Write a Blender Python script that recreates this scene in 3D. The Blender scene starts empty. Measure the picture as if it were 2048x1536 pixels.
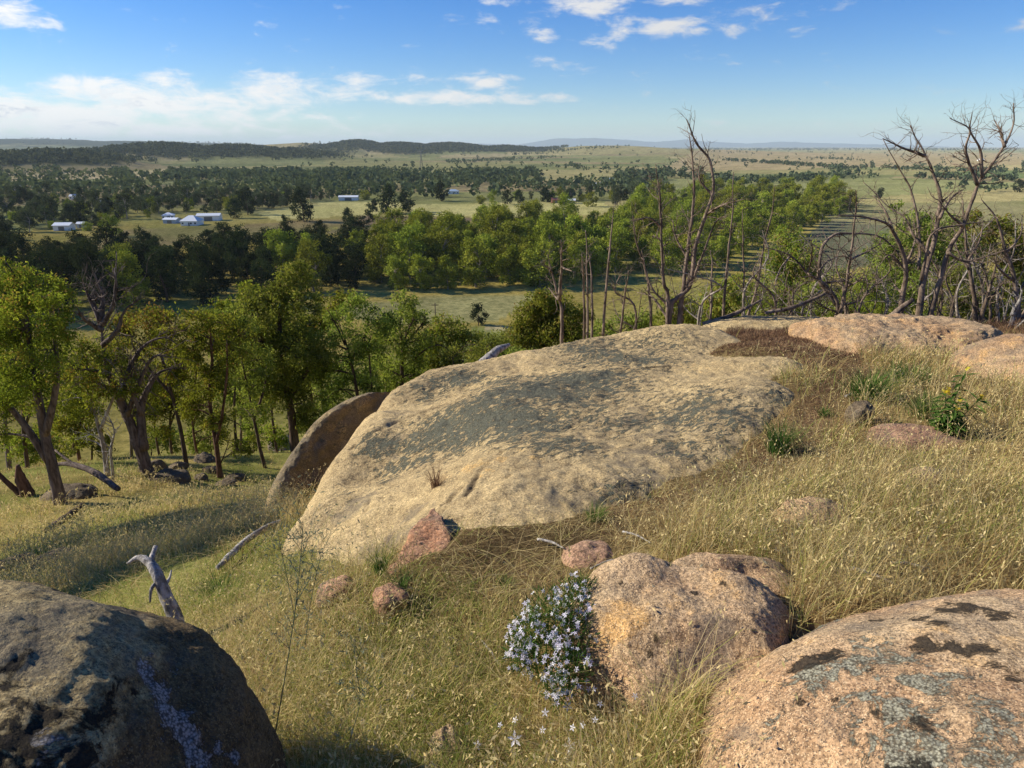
import bpy, math, random
import numpy as np
from mathutils import Vector
from mathutils.bvhtree import BVHTree

SC = bpy.context.scene
COL = SC.collection
R = math.radians
rng = np.random.default_rng(11)
random.seed(11)

# ---------------------------------------------------------------- camera
FPX = 1365.0                       # focal length in pixels of the 2048 px frame (24 mm on 36 mm)
PITCH = math.atan((768 - 292) / FPX)
cam_d = bpy.data.cameras.new('camera')
cam_d.sensor_width = 36.0
cam_d.lens = 36.0 * FPX / 2048.0
cam_d.clip_start = 0.05
cam_d.clip_end = 90000.0
cam = bpy.data.objects.new('camera', cam_d)
COL.objects.link(cam)
cam.location = (0, 0, 0)           # eye height is z = 0, the valley floor lies 50 m lower
cam.rotation_euler = (math.pi / 2 - PITCH, 0, 0)
SC.camera = cam

# ---------------------------------------------------------------- exposure
SC.view_settings.view_transform = 'Standard'
SC.view_settings.look = 'None'
SC.view_settings.gamma = 1.0
SC.view_settings.exposure = 0.65
SC.render.engine = 'CYCLES'
SC.cycles.use_denoising = True
SC.cycles.max_bounces = 6
SC.cycles.transparent_max_bounces = 8
SC.cycles.volume_bounces = 0
SC.cycles.sample_clamp_indirect = 4.0

# ---------------------------------------------------------------- sun (from the left, a little ahead)
SUN_EL, SUN_AZ = 29.0, -80.0       # azimuth measured clockwise from +Y (the view direction)
sd = Vector((math.sin(R(SUN_AZ)) * math.cos(R(SUN_EL)), math.cos(R(SUN_AZ)) * math.cos(R(SUN_EL)), math.sin(R(SUN_EL))))
sun_d = bpy.data.lights.new('sun', 'SUN')
sun_d.energy = 4.8
sun_d.angle = R(0.5)
sun_d.color = (1.0, 0.94, 0.79)
sun = bpy.data.objects.new('sun', sun_d)
COL.objects.link(sun)
sun.rotation_euler = sd.to_track_quat('Z', 'Y').to_euler()


def ray(u, v):
    """direction of the view through a pixel of the 2048 x 1536 frame, scaled to y = 1"""
    dx = (np.asarray(u, float) - 1024) / FPX
    dy = (768 - np.asarray(v, float)) / FPX
    c, s = math.cos(PITCH), math.sin(PITCH)
    den = c + dy * s
    return dx / den, (-s + dy * c) / den


def P(u, v, Y):
    a, b = ray(u, v)
    return np.array([float(a) * Y, Y, float(b) * Y])


# ---------------------------------------------------------------- world: sky with clouds
class NT:
    def __init__(s, tree):
        s.t = tree
        s.n = tree.nodes
        s.l = tree.links

    def node(s, typ, ins=None, **kw):
        n = s.n.new(typ)
        for k, v in kw.items():
            setattr(n, k, v)
        for k, v in (ins or {}).items():
            s.put(n.inputs[k], v)
        return n

    def put(s, sock, v):
        if isinstance(v, bpy.types.NodeSocket):
            s.l.new(v, sock)
        else:
            sock.default_value = v

    def math(s, op, a, b=None, c=None, clamp=False):
        n = s.n.new('ShaderNodeMath')
        n.operation = op
        n.use_clamp = clamp
        for i, v in enumerate((a, b, c)):
            if v is not None:
                s.put(n.inputs[i], v)
        return n.outputs[0]

    def vmath(s, op, a, b=None):
        n = s.n.new('ShaderNodeVectorMath')
        n.operation = op
        for i, v in enumerate((a, b)):
            if v is not None:
                s.put(n.inputs[i], v)
        return n.outputs[0] if op not in ('LENGTH', 'DOT_PRODUCT') else n.outputs['Value']

    def noise(s, vec, scale, detail=4.0, rough=0.55, dist=0.0):
        n = s.node('ShaderNodeTexNoise', {'Vector': vec, 'Scale': scale, 'Detail': detail, 'Roughness': rough, 'Distortion': dist})
        return n.outputs['Fac']

    def ramp(s, fac, a, b, lo=0.0, hi=1.0):
        n = s.node('ShaderNodeMapRange', {'Value': fac, 'From Min': a, 'From Max': b, 'To Min': lo, 'To Max': hi}, interpolation_type='SMOOTHSTEP')
        return n.outputs[0]

    def mix(s, fac, a, b, blend='MIX'):
        n = s.n.new('ShaderNodeMix')
        n.data_type = 'RGBA'
        n.blend_type = blend
        s.put(n.inputs[0], fac)
        s.put(n.inputs[6], a if not isinstance(a, tuple) else (*a[:3], 1))
        s.put(n.inputs[7], b if not isinstance(b, tuple) else (*b[:3], 1))
        return n.outputs[2]

    def attr(s, name, out='Fac'):
        return s.node('ShaderNodeAttribute', attribute_name=name).outputs[out]


SKY_STRENGTH = 0.088
world = bpy.data.worlds.new('World')
SC.world = world
world.use_nodes = True
world.cycles.sampling_method = 'MANUAL'
world.cycles.sample_map_resolution = 512
w = NT(world.node_tree)
w.n.clear()
sky = w.node('ShaderNodeTexSky', sky_type='NISHITA', sun_disc=False, sun_elevation=R(SUN_EL), sun_rotation=R(SUN_AZ),
             air_density=1.0, dust_density=0.15, ozone_density=3.0, altitude=200.0)
geo = w.node('ShaderNodeTexCoord')
dirv = geo.outputs['Generated']
sep = w.node('ShaderNodeSeparateXYZ', {0: dirv})
az = w.math('ARCTAN2', sep.outputs[0], sep.outputs[1])
el = w.math('ARCSINE', sep.outputs[2])
ae = w.node('ShaderNodeCombineXYZ', {0: az, 1: el, 2: 0.0}).outputs[0]


def azel(u, v):
    a, b = ray(u, v)
    return math.atan2(float(a), 1), math.atan2(float(b), math.hypot(float(a), 1))


CLOUDS = [  # centre and half size in pixels of the photograph's sky, weight
    (60, 230, 330, 46, .66), (330, 205, 250, 38, .60), (560, 185, 110, 34, .54), (250, 260, 420, 22, .46),
    (480, 225, 140, 14, .25), (900, 196, 210, 13, .48), (715, 160, 55, 13, .42), (830, 152, 28, 14, .4), (965, 163, 60, 16, .5),
    (20, 40, 60, 30, .42), (95, 47, 45, 18, .42), (20, 152, 50, 10, .25), (140, 150, 40, 9, .2),
    (1195, 12, 70, 20, .6), (1340, 56, 66, 20, .6), (1245, 58, 30, 20, .5), (1345, 3, 60, 12, .55), (1085, 68, 24, 15, .45),
    (1225, 80, 60, 14, .3), (980, 40, 20, 12, .4), (985, 5, 30, 10, .4), (1110, 132, 55, 18, .3), (1500, 40, 130, 30, .22), (1140, 150, 26, 9, .3), (1060, 202, 70, 8, .4),
    (1500, 255, 600, 16, .12)]
tot = None
for (cu, cv, su, sv, wt) in CLOUDS:
    a0, e0 = azel(cu, cv)
    a1, _ = azel(cu + su, cv)
    _, e1 = azel(cu, cv - sv)
    d = w.vmath('SUBTRACT', ae, (a0, e0, 0))
    d = w.vmath('MULTIPLY', d, (1 / (a1 - a0), 1 / (e1 - e0), 0))
    q = w.vmath('DOT_PRODUCT', d, d)
    g = w.math('POWER', math.e, w.math('MULTIPLY', q, -0.6))
    g = w.math('MULTIPLY', g, wt)
    tot = g if tot is None else w.math('MAXIMUM', tot, g)
cn_v = w.vmath('MULTIPLY', ae, (1.0, 2.6, 1.0))
n1 = w.noise(cn_v, 20.0, 9.0, 0.66, 0.35)
n2 = w.noise(w.vmath('MULTIPLY', ae, (1.0, 5.0, 1.0)), 9.0, 6.0, 0.6, 0.2)
nn = w.math('ADD', w.math('MULTIPLY', n1, 0.6), w.math('MULTIPLY', n2, 0.4))
dens = w.math('ADD', tot, w.math('MULTIPLY', w.math('SUBTRACT', nn, 0.5), 2.3))
cover = w.ramp(dens, 0.14, 0.62)
# the underside of a cloud is greyer: compare with the density a little higher up
n3 = w.noise(w.vmath('ADD', cn_v, (-0.010, 0.026, 0.0)), 20.0, 9.0, 0.66, 0.35)
lit = w.ramp(w.math('SUBTRACT', n1, n3), -0.10, 0.02)
core = w.ramp(dens, 0.45, 0.85)
shade = w.math('SUBTRACT', 1.0, w.math('MULTIPLY', w.math('MULTIPLY', core, w.math('SUBTRACT', 1.0, lit)), 0.9), clamp=True)
ccol = w.mix(shade, (0.46, 0.53, 0.66), (1.0, 0.98, 0.95))
sunny = w.ramp(az, -0.75, 0.75, 1.0, 0.62)
ccol = w.mix(1.0, ccol, w.node('ShaderNodeCombineXYZ', {0: sunny, 1: sunny, 2: sunny}).outputs[0], 'MULTIPLY')
hs = w.node('ShaderNodeHueSaturation', {'Hue': 0.512, 'Saturation': 1.3, 'Color': w.mix(1.0, sky.outputs[0], (.80, .90, 1.04), 'MULTIPLY')})
bg_sky = w.node('ShaderNodeBackground', {'Color': hs.outputs[0], 'Strength': SKY_STRENGTH})
bg_cl = w.node('ShaderNodeBackground', {'Color': ccol, 'Strength': 0.72})
cover = w.math('MULTIPLY', cover, w.ramp(el, -0.005, 0.012))
mx = w.node('ShaderNodeMixShader', {0: w.math('MULTIPLY', cover, 0.93), 1: bg_sky.outputs[0], 2: bg_cl.outputs[0]})
w.node('ShaderNodeOutputWorld', {0: mx.outputs[0]})

# ---------------------------------------------------------------- numeric helpers
_perm = np.random.default_rng(5).permutation(256)
_perm = np.concatenate([_perm, _perm, _perm])
_grad = np.random.default_rng(6).normal(size=(256, 3))
_grad /= np.linalg.norm(_grad, axis=1)[:, None]


def pnoise(p):
    p = np.asarray(p, float)
    i = np.floor(p).astype(int)
    f = p - i
    i &= 255
    t = f * f * f * (f * (f * 6 - 15) + 10)
    out = 0
    for a in (0, 1):
        wx = t[:, 0] if a else 1 - t[:, 0]
        for b in (0, 1):
            wy = t[:, 1] if b else 1 - t[:, 1]
            for c in (0, 1):
                wz = t[:, 2] if c else 1 - t[:, 2]
                h = _perm[_perm[_perm[(i[:, 0] + a) & 255] + ((i[:, 1] + b) & 255)] + ((i[:, 2] + c) & 255)]
                g = _grad[h]
                out = out + wx * wy * wz * (g[:, 0] * (f[:, 0] - a) + g[:, 1] * (f[:, 1] - b) + g[:, 2] * (f[:, 2] - c))
    return out * 1.5


def fbm(p, octaves=4, gain=0.5, lac=2.03):
    p = np.asarray(p, float)
    s, a, tot = 0, 1.0, 0
    for o in range(octaves):
        s = s + a * pnoise(p + o * 17.3)
        tot += a
        a *= gain
        p = p * lac
    return s / tot


def fbm2(x, y, sc, octaves=4, seed=0.0, gain=0.5):
    p = np.stack([np.asarray(x, float) * sc + seed, np.asarray(y, float) * sc - seed * 1.7, np.full(np.shape(x), seed * 0.37 + 0.5)], -1)
    return fbm(p, octaves, gain)


def sstep(a, b, x):
    t = np.clip((x - a) / (b - a), 0, 1)
    return t * t * (3 - 2 * t)


class RBF:
    def __init__(s, pts, c, lam=0.0):
        pts = np.asarray(pts, float)
        s.p = pts[:, :2]
        s.c2 = np.broadcast_to(np.asarray(c, float) ** 2, (len(pts),))
        A = np.sqrt(((s.p[:, None] - s.p[None]) ** 2).sum(-1) + s.c2[None])
        n = len(pts)
        M = np.zeros((n + 1, n + 1))
        M[:n, :n] = A - lam * np.eye(n)
        M[:n, n] = 1
        M[n, :n] = 1
        s.w = np.linalg.lstsq(M, np.append(pts[:, 2], 0), rcond=None)[0]

    def __call__(s, x, y):
        x = np.asarray(x, float)
        o = np.full(x.shape, s.w[-1])
        for (px, py), c2, wt in zip(s.p, s.c2, s.w[:-1]):
            o = o + wt * np.sqrt((x - px) ** 2 + (y - py) ** 2 + c2)
        return o


def in_poly(x, y, poly):
    x = np.asarray(x)
    ins = np.zeros(x.shape, bool)
    n = len(poly)
    for i in range(n):
        x0, y0 = poly[i]
        x1, y1 = poly[(i + 1) % n]
        c = ((y0 > y) != (y1 > y)) & (x < (x1 - x0) * (y - y0) / (y1 - y0 + 1e-12) + x0)
        ins ^= c
    return ins


# ---------------------------------------------------------------- mesh helpers
def mesh_np(name, V, F, mat, attrs=None, smooth=True):
    """V: n x 3, F: m x k (one k) or a list of such arrays; attrs: {name: n or n x 3}"""
    V = np.asarray(V, np.float32)
    Fs = F if isinstance(F, list) else [F]
    Fs = [np.asarray(f, np.int32) for f in Fs if len(f)]
    me = bpy.data.meshes.new(name)
    me.vertices.add(len(V))
    me.vertices.foreach_set('co', V.ravel())
    nl = sum(f.size for f in Fs)
    npoly = sum(len(f) for f in Fs)
    me.loops.add(nl)
    me.polygons.add(npoly)
    me.loops.foreach_set('vertex_index', np.concatenate([f.ravel() for f in Fs]))
    tot = np.concatenate([np.full(len(f), f.shape[1], np.int32) for f in Fs])
    st = np.concatenate([[0], np.cumsum(tot)[:-1]]).astype(np.int32)
    me.polygons.foreach_set('loop_start', st)
    me.polygons.foreach_set('loop_total', tot)
    me.polygons.foreach_set('use_smooth', np.full(npoly, bool(smooth)))
    for k, a in (attrs or {}).items():
        a = np.asarray(a, np.float32)
        if a.ndim == 1:
            at = me.attributes.new(k, 'FLOAT', 'POINT')
            at.data.foreach_set('value', a)
        else:
            at = me.attributes.new(k, 'FLOAT_COLOR', 'POINT')
            at.data.foreach_set('color', np.concatenate([a, np.ones((len(a), 1), np.float32)], 1).ravel())
    me.update(calc_edges=True)
    me.validate()
    for m in (mat if isinstance(mat, (list, tuple)) else [mat]):
        me.materials.append(m)
    return me


def link(name, me, parent=None, loc=None):
    o = bpy.data.objects.new(name, me)
    COL.objects.link(o)
    if parent is not None:
        o.parent = parent
    if loc is not None:
        o.location = loc
    return o


def tag(o, label=None, cat=None, group=None, kind=None):
    if label:
        o['label'] = label
    if cat:
        o['category'] = cat
    if group:
        o['group'] = group
    if kind:
        o['kind'] = kind
    return o


def thing(name, label, cat, loc=(0, 0, 0), group=None):
    o = bpy.data.objects.new(name, None)
    o.empty_display_size = 0.2
    COL.objects.link(o)
    o.location = [float(q) for q in loc]
    return tag(o, label, cat, group)


def dup(root, loc, rotz=0.0, scale=1.0, label=None, group=None):
    r = root.copy()
    COL.objects.link(r)
    r.location = [float(q) for q in loc]
    r.rotation_euler = (0, 0, rotz)
    r.scale = (scale, scale, scale) if np.isscalar(scale) else scale
    if label:
        r['label'] = label
    if group:
        r['group'] = group
    for ch in list(root.children):
        c = ch.copy()
        COL.objects.link(c)
        c.parent = r
        for g in list(ch.children):
            d = g.copy()
            COL.objects.link(d)
            d.parent = c
    return r


def smooth_line(pts, n=6):
    """Catmull-Rom through the points"""
    p = np.asarray(pts, float)
    if len(p) < 3:
        t = np.linspace(0, 1, n + 1)[:, None]
        return p[0] * (1 - t) + p[-1] * t
    q = np.vstack([2 * p[0] - p[1], p, 2 * p[-1] - p[-2]])
    out = []
    for i in range(1, len(q) - 2):
        t = np.linspace(0, 1, n, endpoint=False)[:, None]
        a, b, c, d = q[i - 1], q[i], q[i + 1], q[i + 2]
        out.append(0.5 * ((2 * b) + (c - a) * t + (2 * a - 5 * b + 4 * c - d) * t ** 2 + (3 * b - a - 3 * c + d) * t ** 3))
    out.append(q[-2][None])
    return np.vstack(out)


class Buf:
    """collects tubes and loose faces for ONE mesh"""

    def __init__(s):
        s.V, s.Q, s.T, s.n, s.A = [], [], [], 0, []

    def tube(s, pts, rad, sides=6, val=0.5, wob=0.0):
        p = np.asarray(pts, float)
        k = len(p)
        rad = np.broadcast_to(np.asarray(rad, float), (k,))
        d = np.gradient(p, axis=0)
        d /= np.linalg.norm(d, axis=1)[:, None] + 1e-9
        ref = np.array([0, 0, 1.0]) if abs(d[0][2]) < 0.9 else np.array([1.0, 0, 0])
        a = np.zeros_like(p)
        u = np.cross(d[0], ref)
        u /= np.linalg.norm(u) + 1e-9
        for i in range(k):
            u = u - d[i] * u.dot(d[i])
            u /= np.linalg.norm(u) + 1e-9
            a[i] = u
        b = np.cross(d, a)
        th = np.linspace(0, 2 * np.pi, sides, endpoint=False)
        rr = rad[:, None] * (1 + wob * rng.normal(size=(k, sides)) if wob else np.ones((k, sides)))
        ring = p[:, None] + rr[..., None] * (np.cos(th)[None, :, None] * a[:, None] + np.sin(th)[None, :, None] * b[:, None])
        base = s.n
        s.V.append(ring.reshape(-1, 3))
        s.V.append(np.stack([p[0], p[-1]]))
        s.A.append(np.full(k * sides + 2, val))
        i0 = np.arange(k - 1)[:, None] * sides
        j = np.arange(sides)[None]
        j2 = (j + 1) % sides
        s.Q.append((base + np.stack([i0 + j, i0 + j2, i0 + sides + j2, i0 + sides + j], -1)).reshape(-1, 4))
        c0, c1 = base + k * sides, base + k * sides + 1
        jj = np.arange(sides)
        s.T.append(np.stack([np.full(sides, c0), base + (jj + 1) % sides, base + jj], -1))
        e = base + (k - 1) * sides
        s.T.append(np.stack([np.full(sides, c1), e + jj, e + (jj + 1) % sides], -1))
        s.n += k * sides + 2

    def quads(s, V4, val):
        """V4: m x 4 x 3, val: m or m x 4"""
        m = len(V4)
        s.V.append(np.asarray(V4, float).reshape(-1, 3))
        val = np.asarray(val, float)
        s.A.append((np.repeat(val, 4) if val.ndim == 1 else val.ravel()))
        s.Q.append(s.n + np.arange(4 * m).reshape(-1, 4))
        s.n += 4 * m

    def box(s, lo, hi, val=0.5):
        x0, y0, z0 = lo
        x1, y1, z1 = hi
        v = np.array([[x0, y0, z0], [x1, y0, z0], [x1, y1, z0], [x0, y1, z0], [x0, y0, z1], [x1, y0, z1], [x1, y1, z1], [x0, y1, z1]], float)
        s.poly(v, [(0, 3, 2, 1), (4, 5, 6, 7), (0, 1, 5, 4), (1, 2, 6, 5), (2, 3, 7, 6), (3, 0, 4, 7)], val=val)

    def poly(s, v, quads=(), tris=(), val=0.5):
        v = np.asarray(v, float)
        s.V.append(v)
        s.A.append(np.full(len(v), val))
        if len(quads):
            s.Q.append(s.n + np.asarray(quads))
        if len(tris):
            s.T.append(s.n + np.asarray(tris))
        s.n += len(v)

    def mesh(s, name, mat, smooth=True, off=None):
        V = np.vstack(s.V)
        if off is not None:
            V = V - np.asarray(off)
        F = []
        if s.Q:
            F.append(np.vstack(s.Q))
        if s.T:
            F.append(np.vstack(s.T))
        return mesh_np(name, V, F, mat, {'v': np.concatenate(s.A)}, smooth)

    def build(s, name, mat, parent=None, smooth=True, off=None):
        return link(name, s.mesh(name, mat, smooth, off), parent)


def new_mat(name):
    m = bpy.data.materials.new(name)
    m.use_nodes = True
    m.node_tree.nodes.clear()
    return m, NT(m.node_tree)


def simple_mat(name, col, rough=0.8, var=0.15, scale=3.0, bump=0.0, bscale=20.0, metal=0.0):
    m, t = new_mat(name)
    tc = t.node('ShaderNodeTexCoord').outputs['Object']
    nz = t.noise(tc, scale, 4)
    c = t.mix(t.ramp(nz, 0.3, 0.7), tuple(q * (1 - var) for q in col), tuple(min(1, q * (1 + var)) for q in col))
    b = t.node('ShaderNodeBsdfPrincipled', {'Base Color': c, 'Roughness': rough, 'Metallic': metal})
    if bump:
        bn = t.node('ShaderNodeBump', {'Strength': bump, 'Height': t.noise(tc, bscale, 4)})
        t.put(b.inputs['Normal'], bn.outputs[0])
    t.node('ShaderNodeOutputMaterial', {0: b.outputs[0]})
    return m


def leaf_mat(name, stops, transl=0.35, gloss=0.0):
    """stops: colours along the per-leaf value v (0..1)"""
    m, t = new_mat(name)
    v = t.attr('v')
    cr = t.node('ShaderNodeValToRGB', {0: v})
    e = cr.color_ramp.elements
    while len(e) > 1:
        e.remove(e[-1])
    e[0].position = stops[0][0]
    e[0].color = (*stops[0][1], 1)
    for p, c in stops[1:]:
        q = e.new(p)
        q.color = (*c, 1)
    oi = t.node('ShaderNodeObjectInfo').outputs['Random']
    hsv = t.node('ShaderNodeHueSaturation', {'Hue': t.ramp(oi, 0, 1, 0.485, 0.515), 'Value': t.ramp(oi, 0, 1, 0.82, 1.15), 'Color': cr.outputs[0]})
    c = hsv.outputs[0]
    d = t.node('ShaderNodeBsdfDiffuse', {'Color': c, 'Roughness': 0.3})
    tr = t.node('ShaderNodeBsdfTranslucent', {'Color': t.mix(1.0, c, (1.15, 1.1, 0.7), 'MULTIPLY')})
    x = t.node('ShaderNodeMixShader', {0: transl, 1: d.outputs[0], 2: tr.outputs[0]})
    out = x.outputs[0]
    if gloss:
        g = t.node('ShaderNodeBsdfGlossy', {'Color': (1, 1, 1, 1), 'Roughness': 0.45})
        out = t.node('ShaderNodeMixShader', {0: gloss, 1: out, 2: g.outputs[0]}).outputs[0]
    t.node('ShaderNodeOutputMaterial', {0: out})
    return m


def bark_mat(name, a, b, scale=14.0):
    m, t = new_mat(name)
    tc = t.node('ShaderNodeTexCoord').outputs['Object']
    st = t.vmath('MULTIPLY', tc, (1, 1, 0.22))
    n1 = t.noise(st, scale, 6, 0.65)
    n2 = t.noise(tc, 2.2, 3)
    c = t.mix(t.ramp(n1, 0.35, 0.65), a, b)
    c = t.mix(t.ramp(n2, 0.45, 0.75, 0.0, 0.6), c, tuple(q * 0.45 for q in a))
    bp = t.node('ShaderNodeBump', {'Strength': 0.6, 'Distance': 0.03, 'Height': n1})
    d = t.node('ShaderNodeBsdfPrincipled', {'Base Color': c, 'Roughness': 0.9, 'Normal': bp.outputs[0], 'Specular IOR Level': 0.1})
    t.node('ShaderNodeOutputMaterial', {0: d.outputs[0]})
    return m

# ---------------------------------------------------------------- terrain
FLOOR = -50.0
GP = [  # plateau to the right, in the middle and behind the camera
    (1.5, 1.0, -1.75), (2.5, 2.5, -1.8), (4, 4, -1.9), (6, 6, -2.15), (7, 9, -2.65),
    (9, 12, -3.1), (5, 12, -3.25), (2.5, 11, -3.4), (12, 14, -3.6), (16, 12, -3), (16, 5, -2), (10, 2, -1.6),
    (0, 1.3, -1.84), (0, 2, -1.98), (0, 3, -2.0),  (-0.5, 2.4, -2.12),
    (0, -1, -1.7), (2, -3, -1.4), (-2, -3, -2.0), (6, -6, 0), (-6, -6, -3), (0, -10, 0.5),
    (-0.7, 1.3, -1.9), (-1.4, 2, -2.2), (-2.4, 3.4, -2.95), (-3, 7.8, -4.65), (-2.2, 9.5, -5.2), (-0.5, 10.5, -5.0),
    (-5, 5, -4.1), (-4, 2, -3.0), (-6, 0, -3.6), (-8, 4, -5.0), (-10, 8, -6.4), (-8, 10, -6.4), (-5, 10, -5.6), (-10, 14, -7.9), (-9, 17, -9.0),
    (-8, 19, -9.9), (-6.5, 23, -11.0), (-8.4, 24, -11.15), (-11, 21, -10.3), (-12, 18, -9.05), (-18, 24, -11.8), (-3, 16, -8.6), (0, 16, -8), (2, 20, -9), (8, 22, -8.5), (14, 22, -8), (22, 22, -8), (6, 15.5, -5.0), (12, 18, -6),
    (-14, 20, -9.9), (-30, 40, -20), (0, 40, -20), (20, 40, -18), (40, 40, -16), (-20, 30, -15.5), (0, 28, -14), (14, 30, -13),
    (-40, 70, -35), (0, 70, -35), (40, 70, -33), (80, 70, -28), (-60, 110, -49), (0, 110, -49), (60, 110, -49), (120, 110, -46),
    (-80, 150, -50), (0, 150, -50), (80, 150, -50), (160, 150, -50), (-60, 10, -16), (60, 10, -4), (-60, -20, -8), (60, -20, 2), (-100, 50, -36),
    (120, 50, -18), (-150, 100, -50), (180, 100, -40), (0, -60, 4), (-20, 10, -9), (-25, 25, -14)]
# the litter and grass that lap over the right and front edge of the dome
GP += [tuple(P(*q) + np.array([0, 0, .035])) for q in [(1640, 780, 6.05), (1615, 850, 5.0), (1510, 925, 4.32), (1400, 968, 3.97), (1250, 1003, 3.66), (1180, 1052, 3.3), (1030, 1068, 3.15), (905, 1085, 3.1),
                              (1660, 735, 7.2), (1420, 686, 8.9), (1500, 700, 8.3), (1600, 690, 8.7), (1480, 672, 9.6), (1640, 668, 9.6),
                              (790, 1165, 2.9), (700, 1157, 3.22), (640, 1140, 3.62), (570, 1118, 4.35), (548, 1065, 5.5), (545, 1040, 6.5), (450, 1125, 4.6), (500, 1180, 3.4),
                              (1500, 1250, 2.05), (1430, 1400, 1.72), (1385, 1490, 1.52), (1620, 1180, 2.32)]]
gp = np.array(GP, float)
near_f = RBF(gp, 0.12 + 0.17 * np.maximum(np.hypot(gp[:, 0], gp[:, 1]) - 2, 0), 0.12)
HILLS = []


def hill(u, Y, vtop, su, sy, power=1.0):
    """a rise whose top is seen at the pixel (u, vtop) from Y metres away"""
    a, b = ray(u, vtop)
    HILLS.append((float(a) * Y, Y, float(b) * Y - FLOOR, su * Y / FPX, sy, power))



hill(110, 1650, 309, 95, 170)
hill(-90, 1700, 307, 120, 190)
hill(20, 1600, 313, 60, 150)
hill(320, 2500, 292, 95, 260)
hill(470, 2600, 296, 90, 260)
hill(210, 2400, 304, 70, 240)
hill(560, 2500, 303, 80, 220)
hill(600, 4200, 286, 90, 600, 0.0)
hill(715, 3900, 285, 55, 420)
hill(800, 4000, 289, 70, 420)
hill(900, 4100, 290, 80, 420)
hill(1010, 4300, 295, 70, 420)
hill(1215, 4700, 291, 120, 900, 0.0)
hill(1370, 5200, 298, 120, 900, 0.0)
hill(1100, 5600, 296, 200, 900, 0.0)
for u_, v_, s_ in ((-250, 277, 260), (60, 278, 190), (250, 282, 150), (400, 286, 130), (560, 290, 150)):
    hill(u_, 9500, v_, s_, 1500)


def ground(x, y):
    x = np.atleast_1d(np.asarray(x, float))
    y = np.atleast_1d(np.asarray(y, float))
    r = np.hypot(x, y)
    z = np.full(x.shape, FLOOR)
    m = r < 175
    if m.any():
        zn = np.maximum(near_f(x[m], y[m]), FLOOR - 0.5)
        zn = zn + 0.05 * fbm2(x[m], y[m], 1.3, 3, 3.1) * np.minimum(1, r[m] / 2) + np.clip(r[m] / 60, 0, 1) * 0.8 * fbm2(x[m], y[m], 0.09, 3, 9.0)
        wgt = sstep(105, 165, r[m])
        z[m] = zn * (1 - wgt) + FLOOR * wgt
    f = r > 90
    if f.any():
        h = np.zeros(f.sum())
        for hx, hy, hh, sx, sy, pw in HILLS:
            h = np.maximum(h, hh * np.exp(-0.5 * (((x[f] - hx) / sx) ** 2 + ((y[f] - hy) / sy) ** 2)))
        amp = sstep(90, 600, r[f])
        z[f] += h * (1 + 0.12 * fbm2(x[f], y[f], 0.004, 3, 2.0)) + amp * 1.1 * fbm2(x[f], y[f], 0.006, 3, 7.7) + (1 - amp) * 0.5 * fbm2(x[f], y[f], 0.03, 3, 4.2) * sstep(90, 140, r[f])
    return z


def forest(x, y):
    """how densely the far hills are wooded"""
    h = np.zeros(np.shape(x))
    for hx, hy, hh, sx, sy, pw in HILLS:
        if pw > 0:
            h = np.maximum(h, np.exp(-0.5 * (((x - hx) / (sx * 1.15)) ** 2 + ((y - hy) / (sy * 1.1)) ** 2)))
    return h - 0.36 + 0.55 * fbm2(x, y, 0.0035, 4, 15.0)


def gz(x, y):
    return float(ground(x, y)[0])


def hit(u, v, y0=0.6, y1=40000.0):
    """where the view through a pixel meets the terrain"""
    a, b = ray(u, v)
    Y = np.geomspace(y0, y1, 1600)
    d = b * Y - ground(a * Y, Y)
    k = int(np.argmax(d < 0)) if (d < 0).any() else len(Y) - 1
    if k > 0:
        t = d[k - 1] / (d[k - 1] - d[k] + 1e-12)
        yy = Y[k - 1] + (Y[k] - Y[k - 1]) * t
    else:
        yy = Y[0]
    return np.array([float(a) * yy, yy, gz(a * yy, yy)])


def floor_at(u, v, zz=FLOOR):
    a, b = ray(u, v)
    Y = np.where(np.asarray(b) < -1e-4, zz / np.minimum(b, -1e-4), 40000.0)
    return a * Y, Y


# ---- the sheet: rings round the camera, fine in front, coarse behind, out to 40 km
th = np.concatenate([np.linspace(-46, 46, 820), np.linspace(46, 314, 130)[1:-1]])
rr = np.concatenate([[0.02], np.geomspace(0.25, 42000, 470)])
TH, RR = np.meshgrid(np.radians(th), rr)
gx, gy = RR * np.sin(TH), RR * np.cos(TH)
gxf, gyf = gx.ravel(), gy.ravel()
gzf = ground(gxf, gyf)
rf = np.hypot(gxf, gyf)

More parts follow.
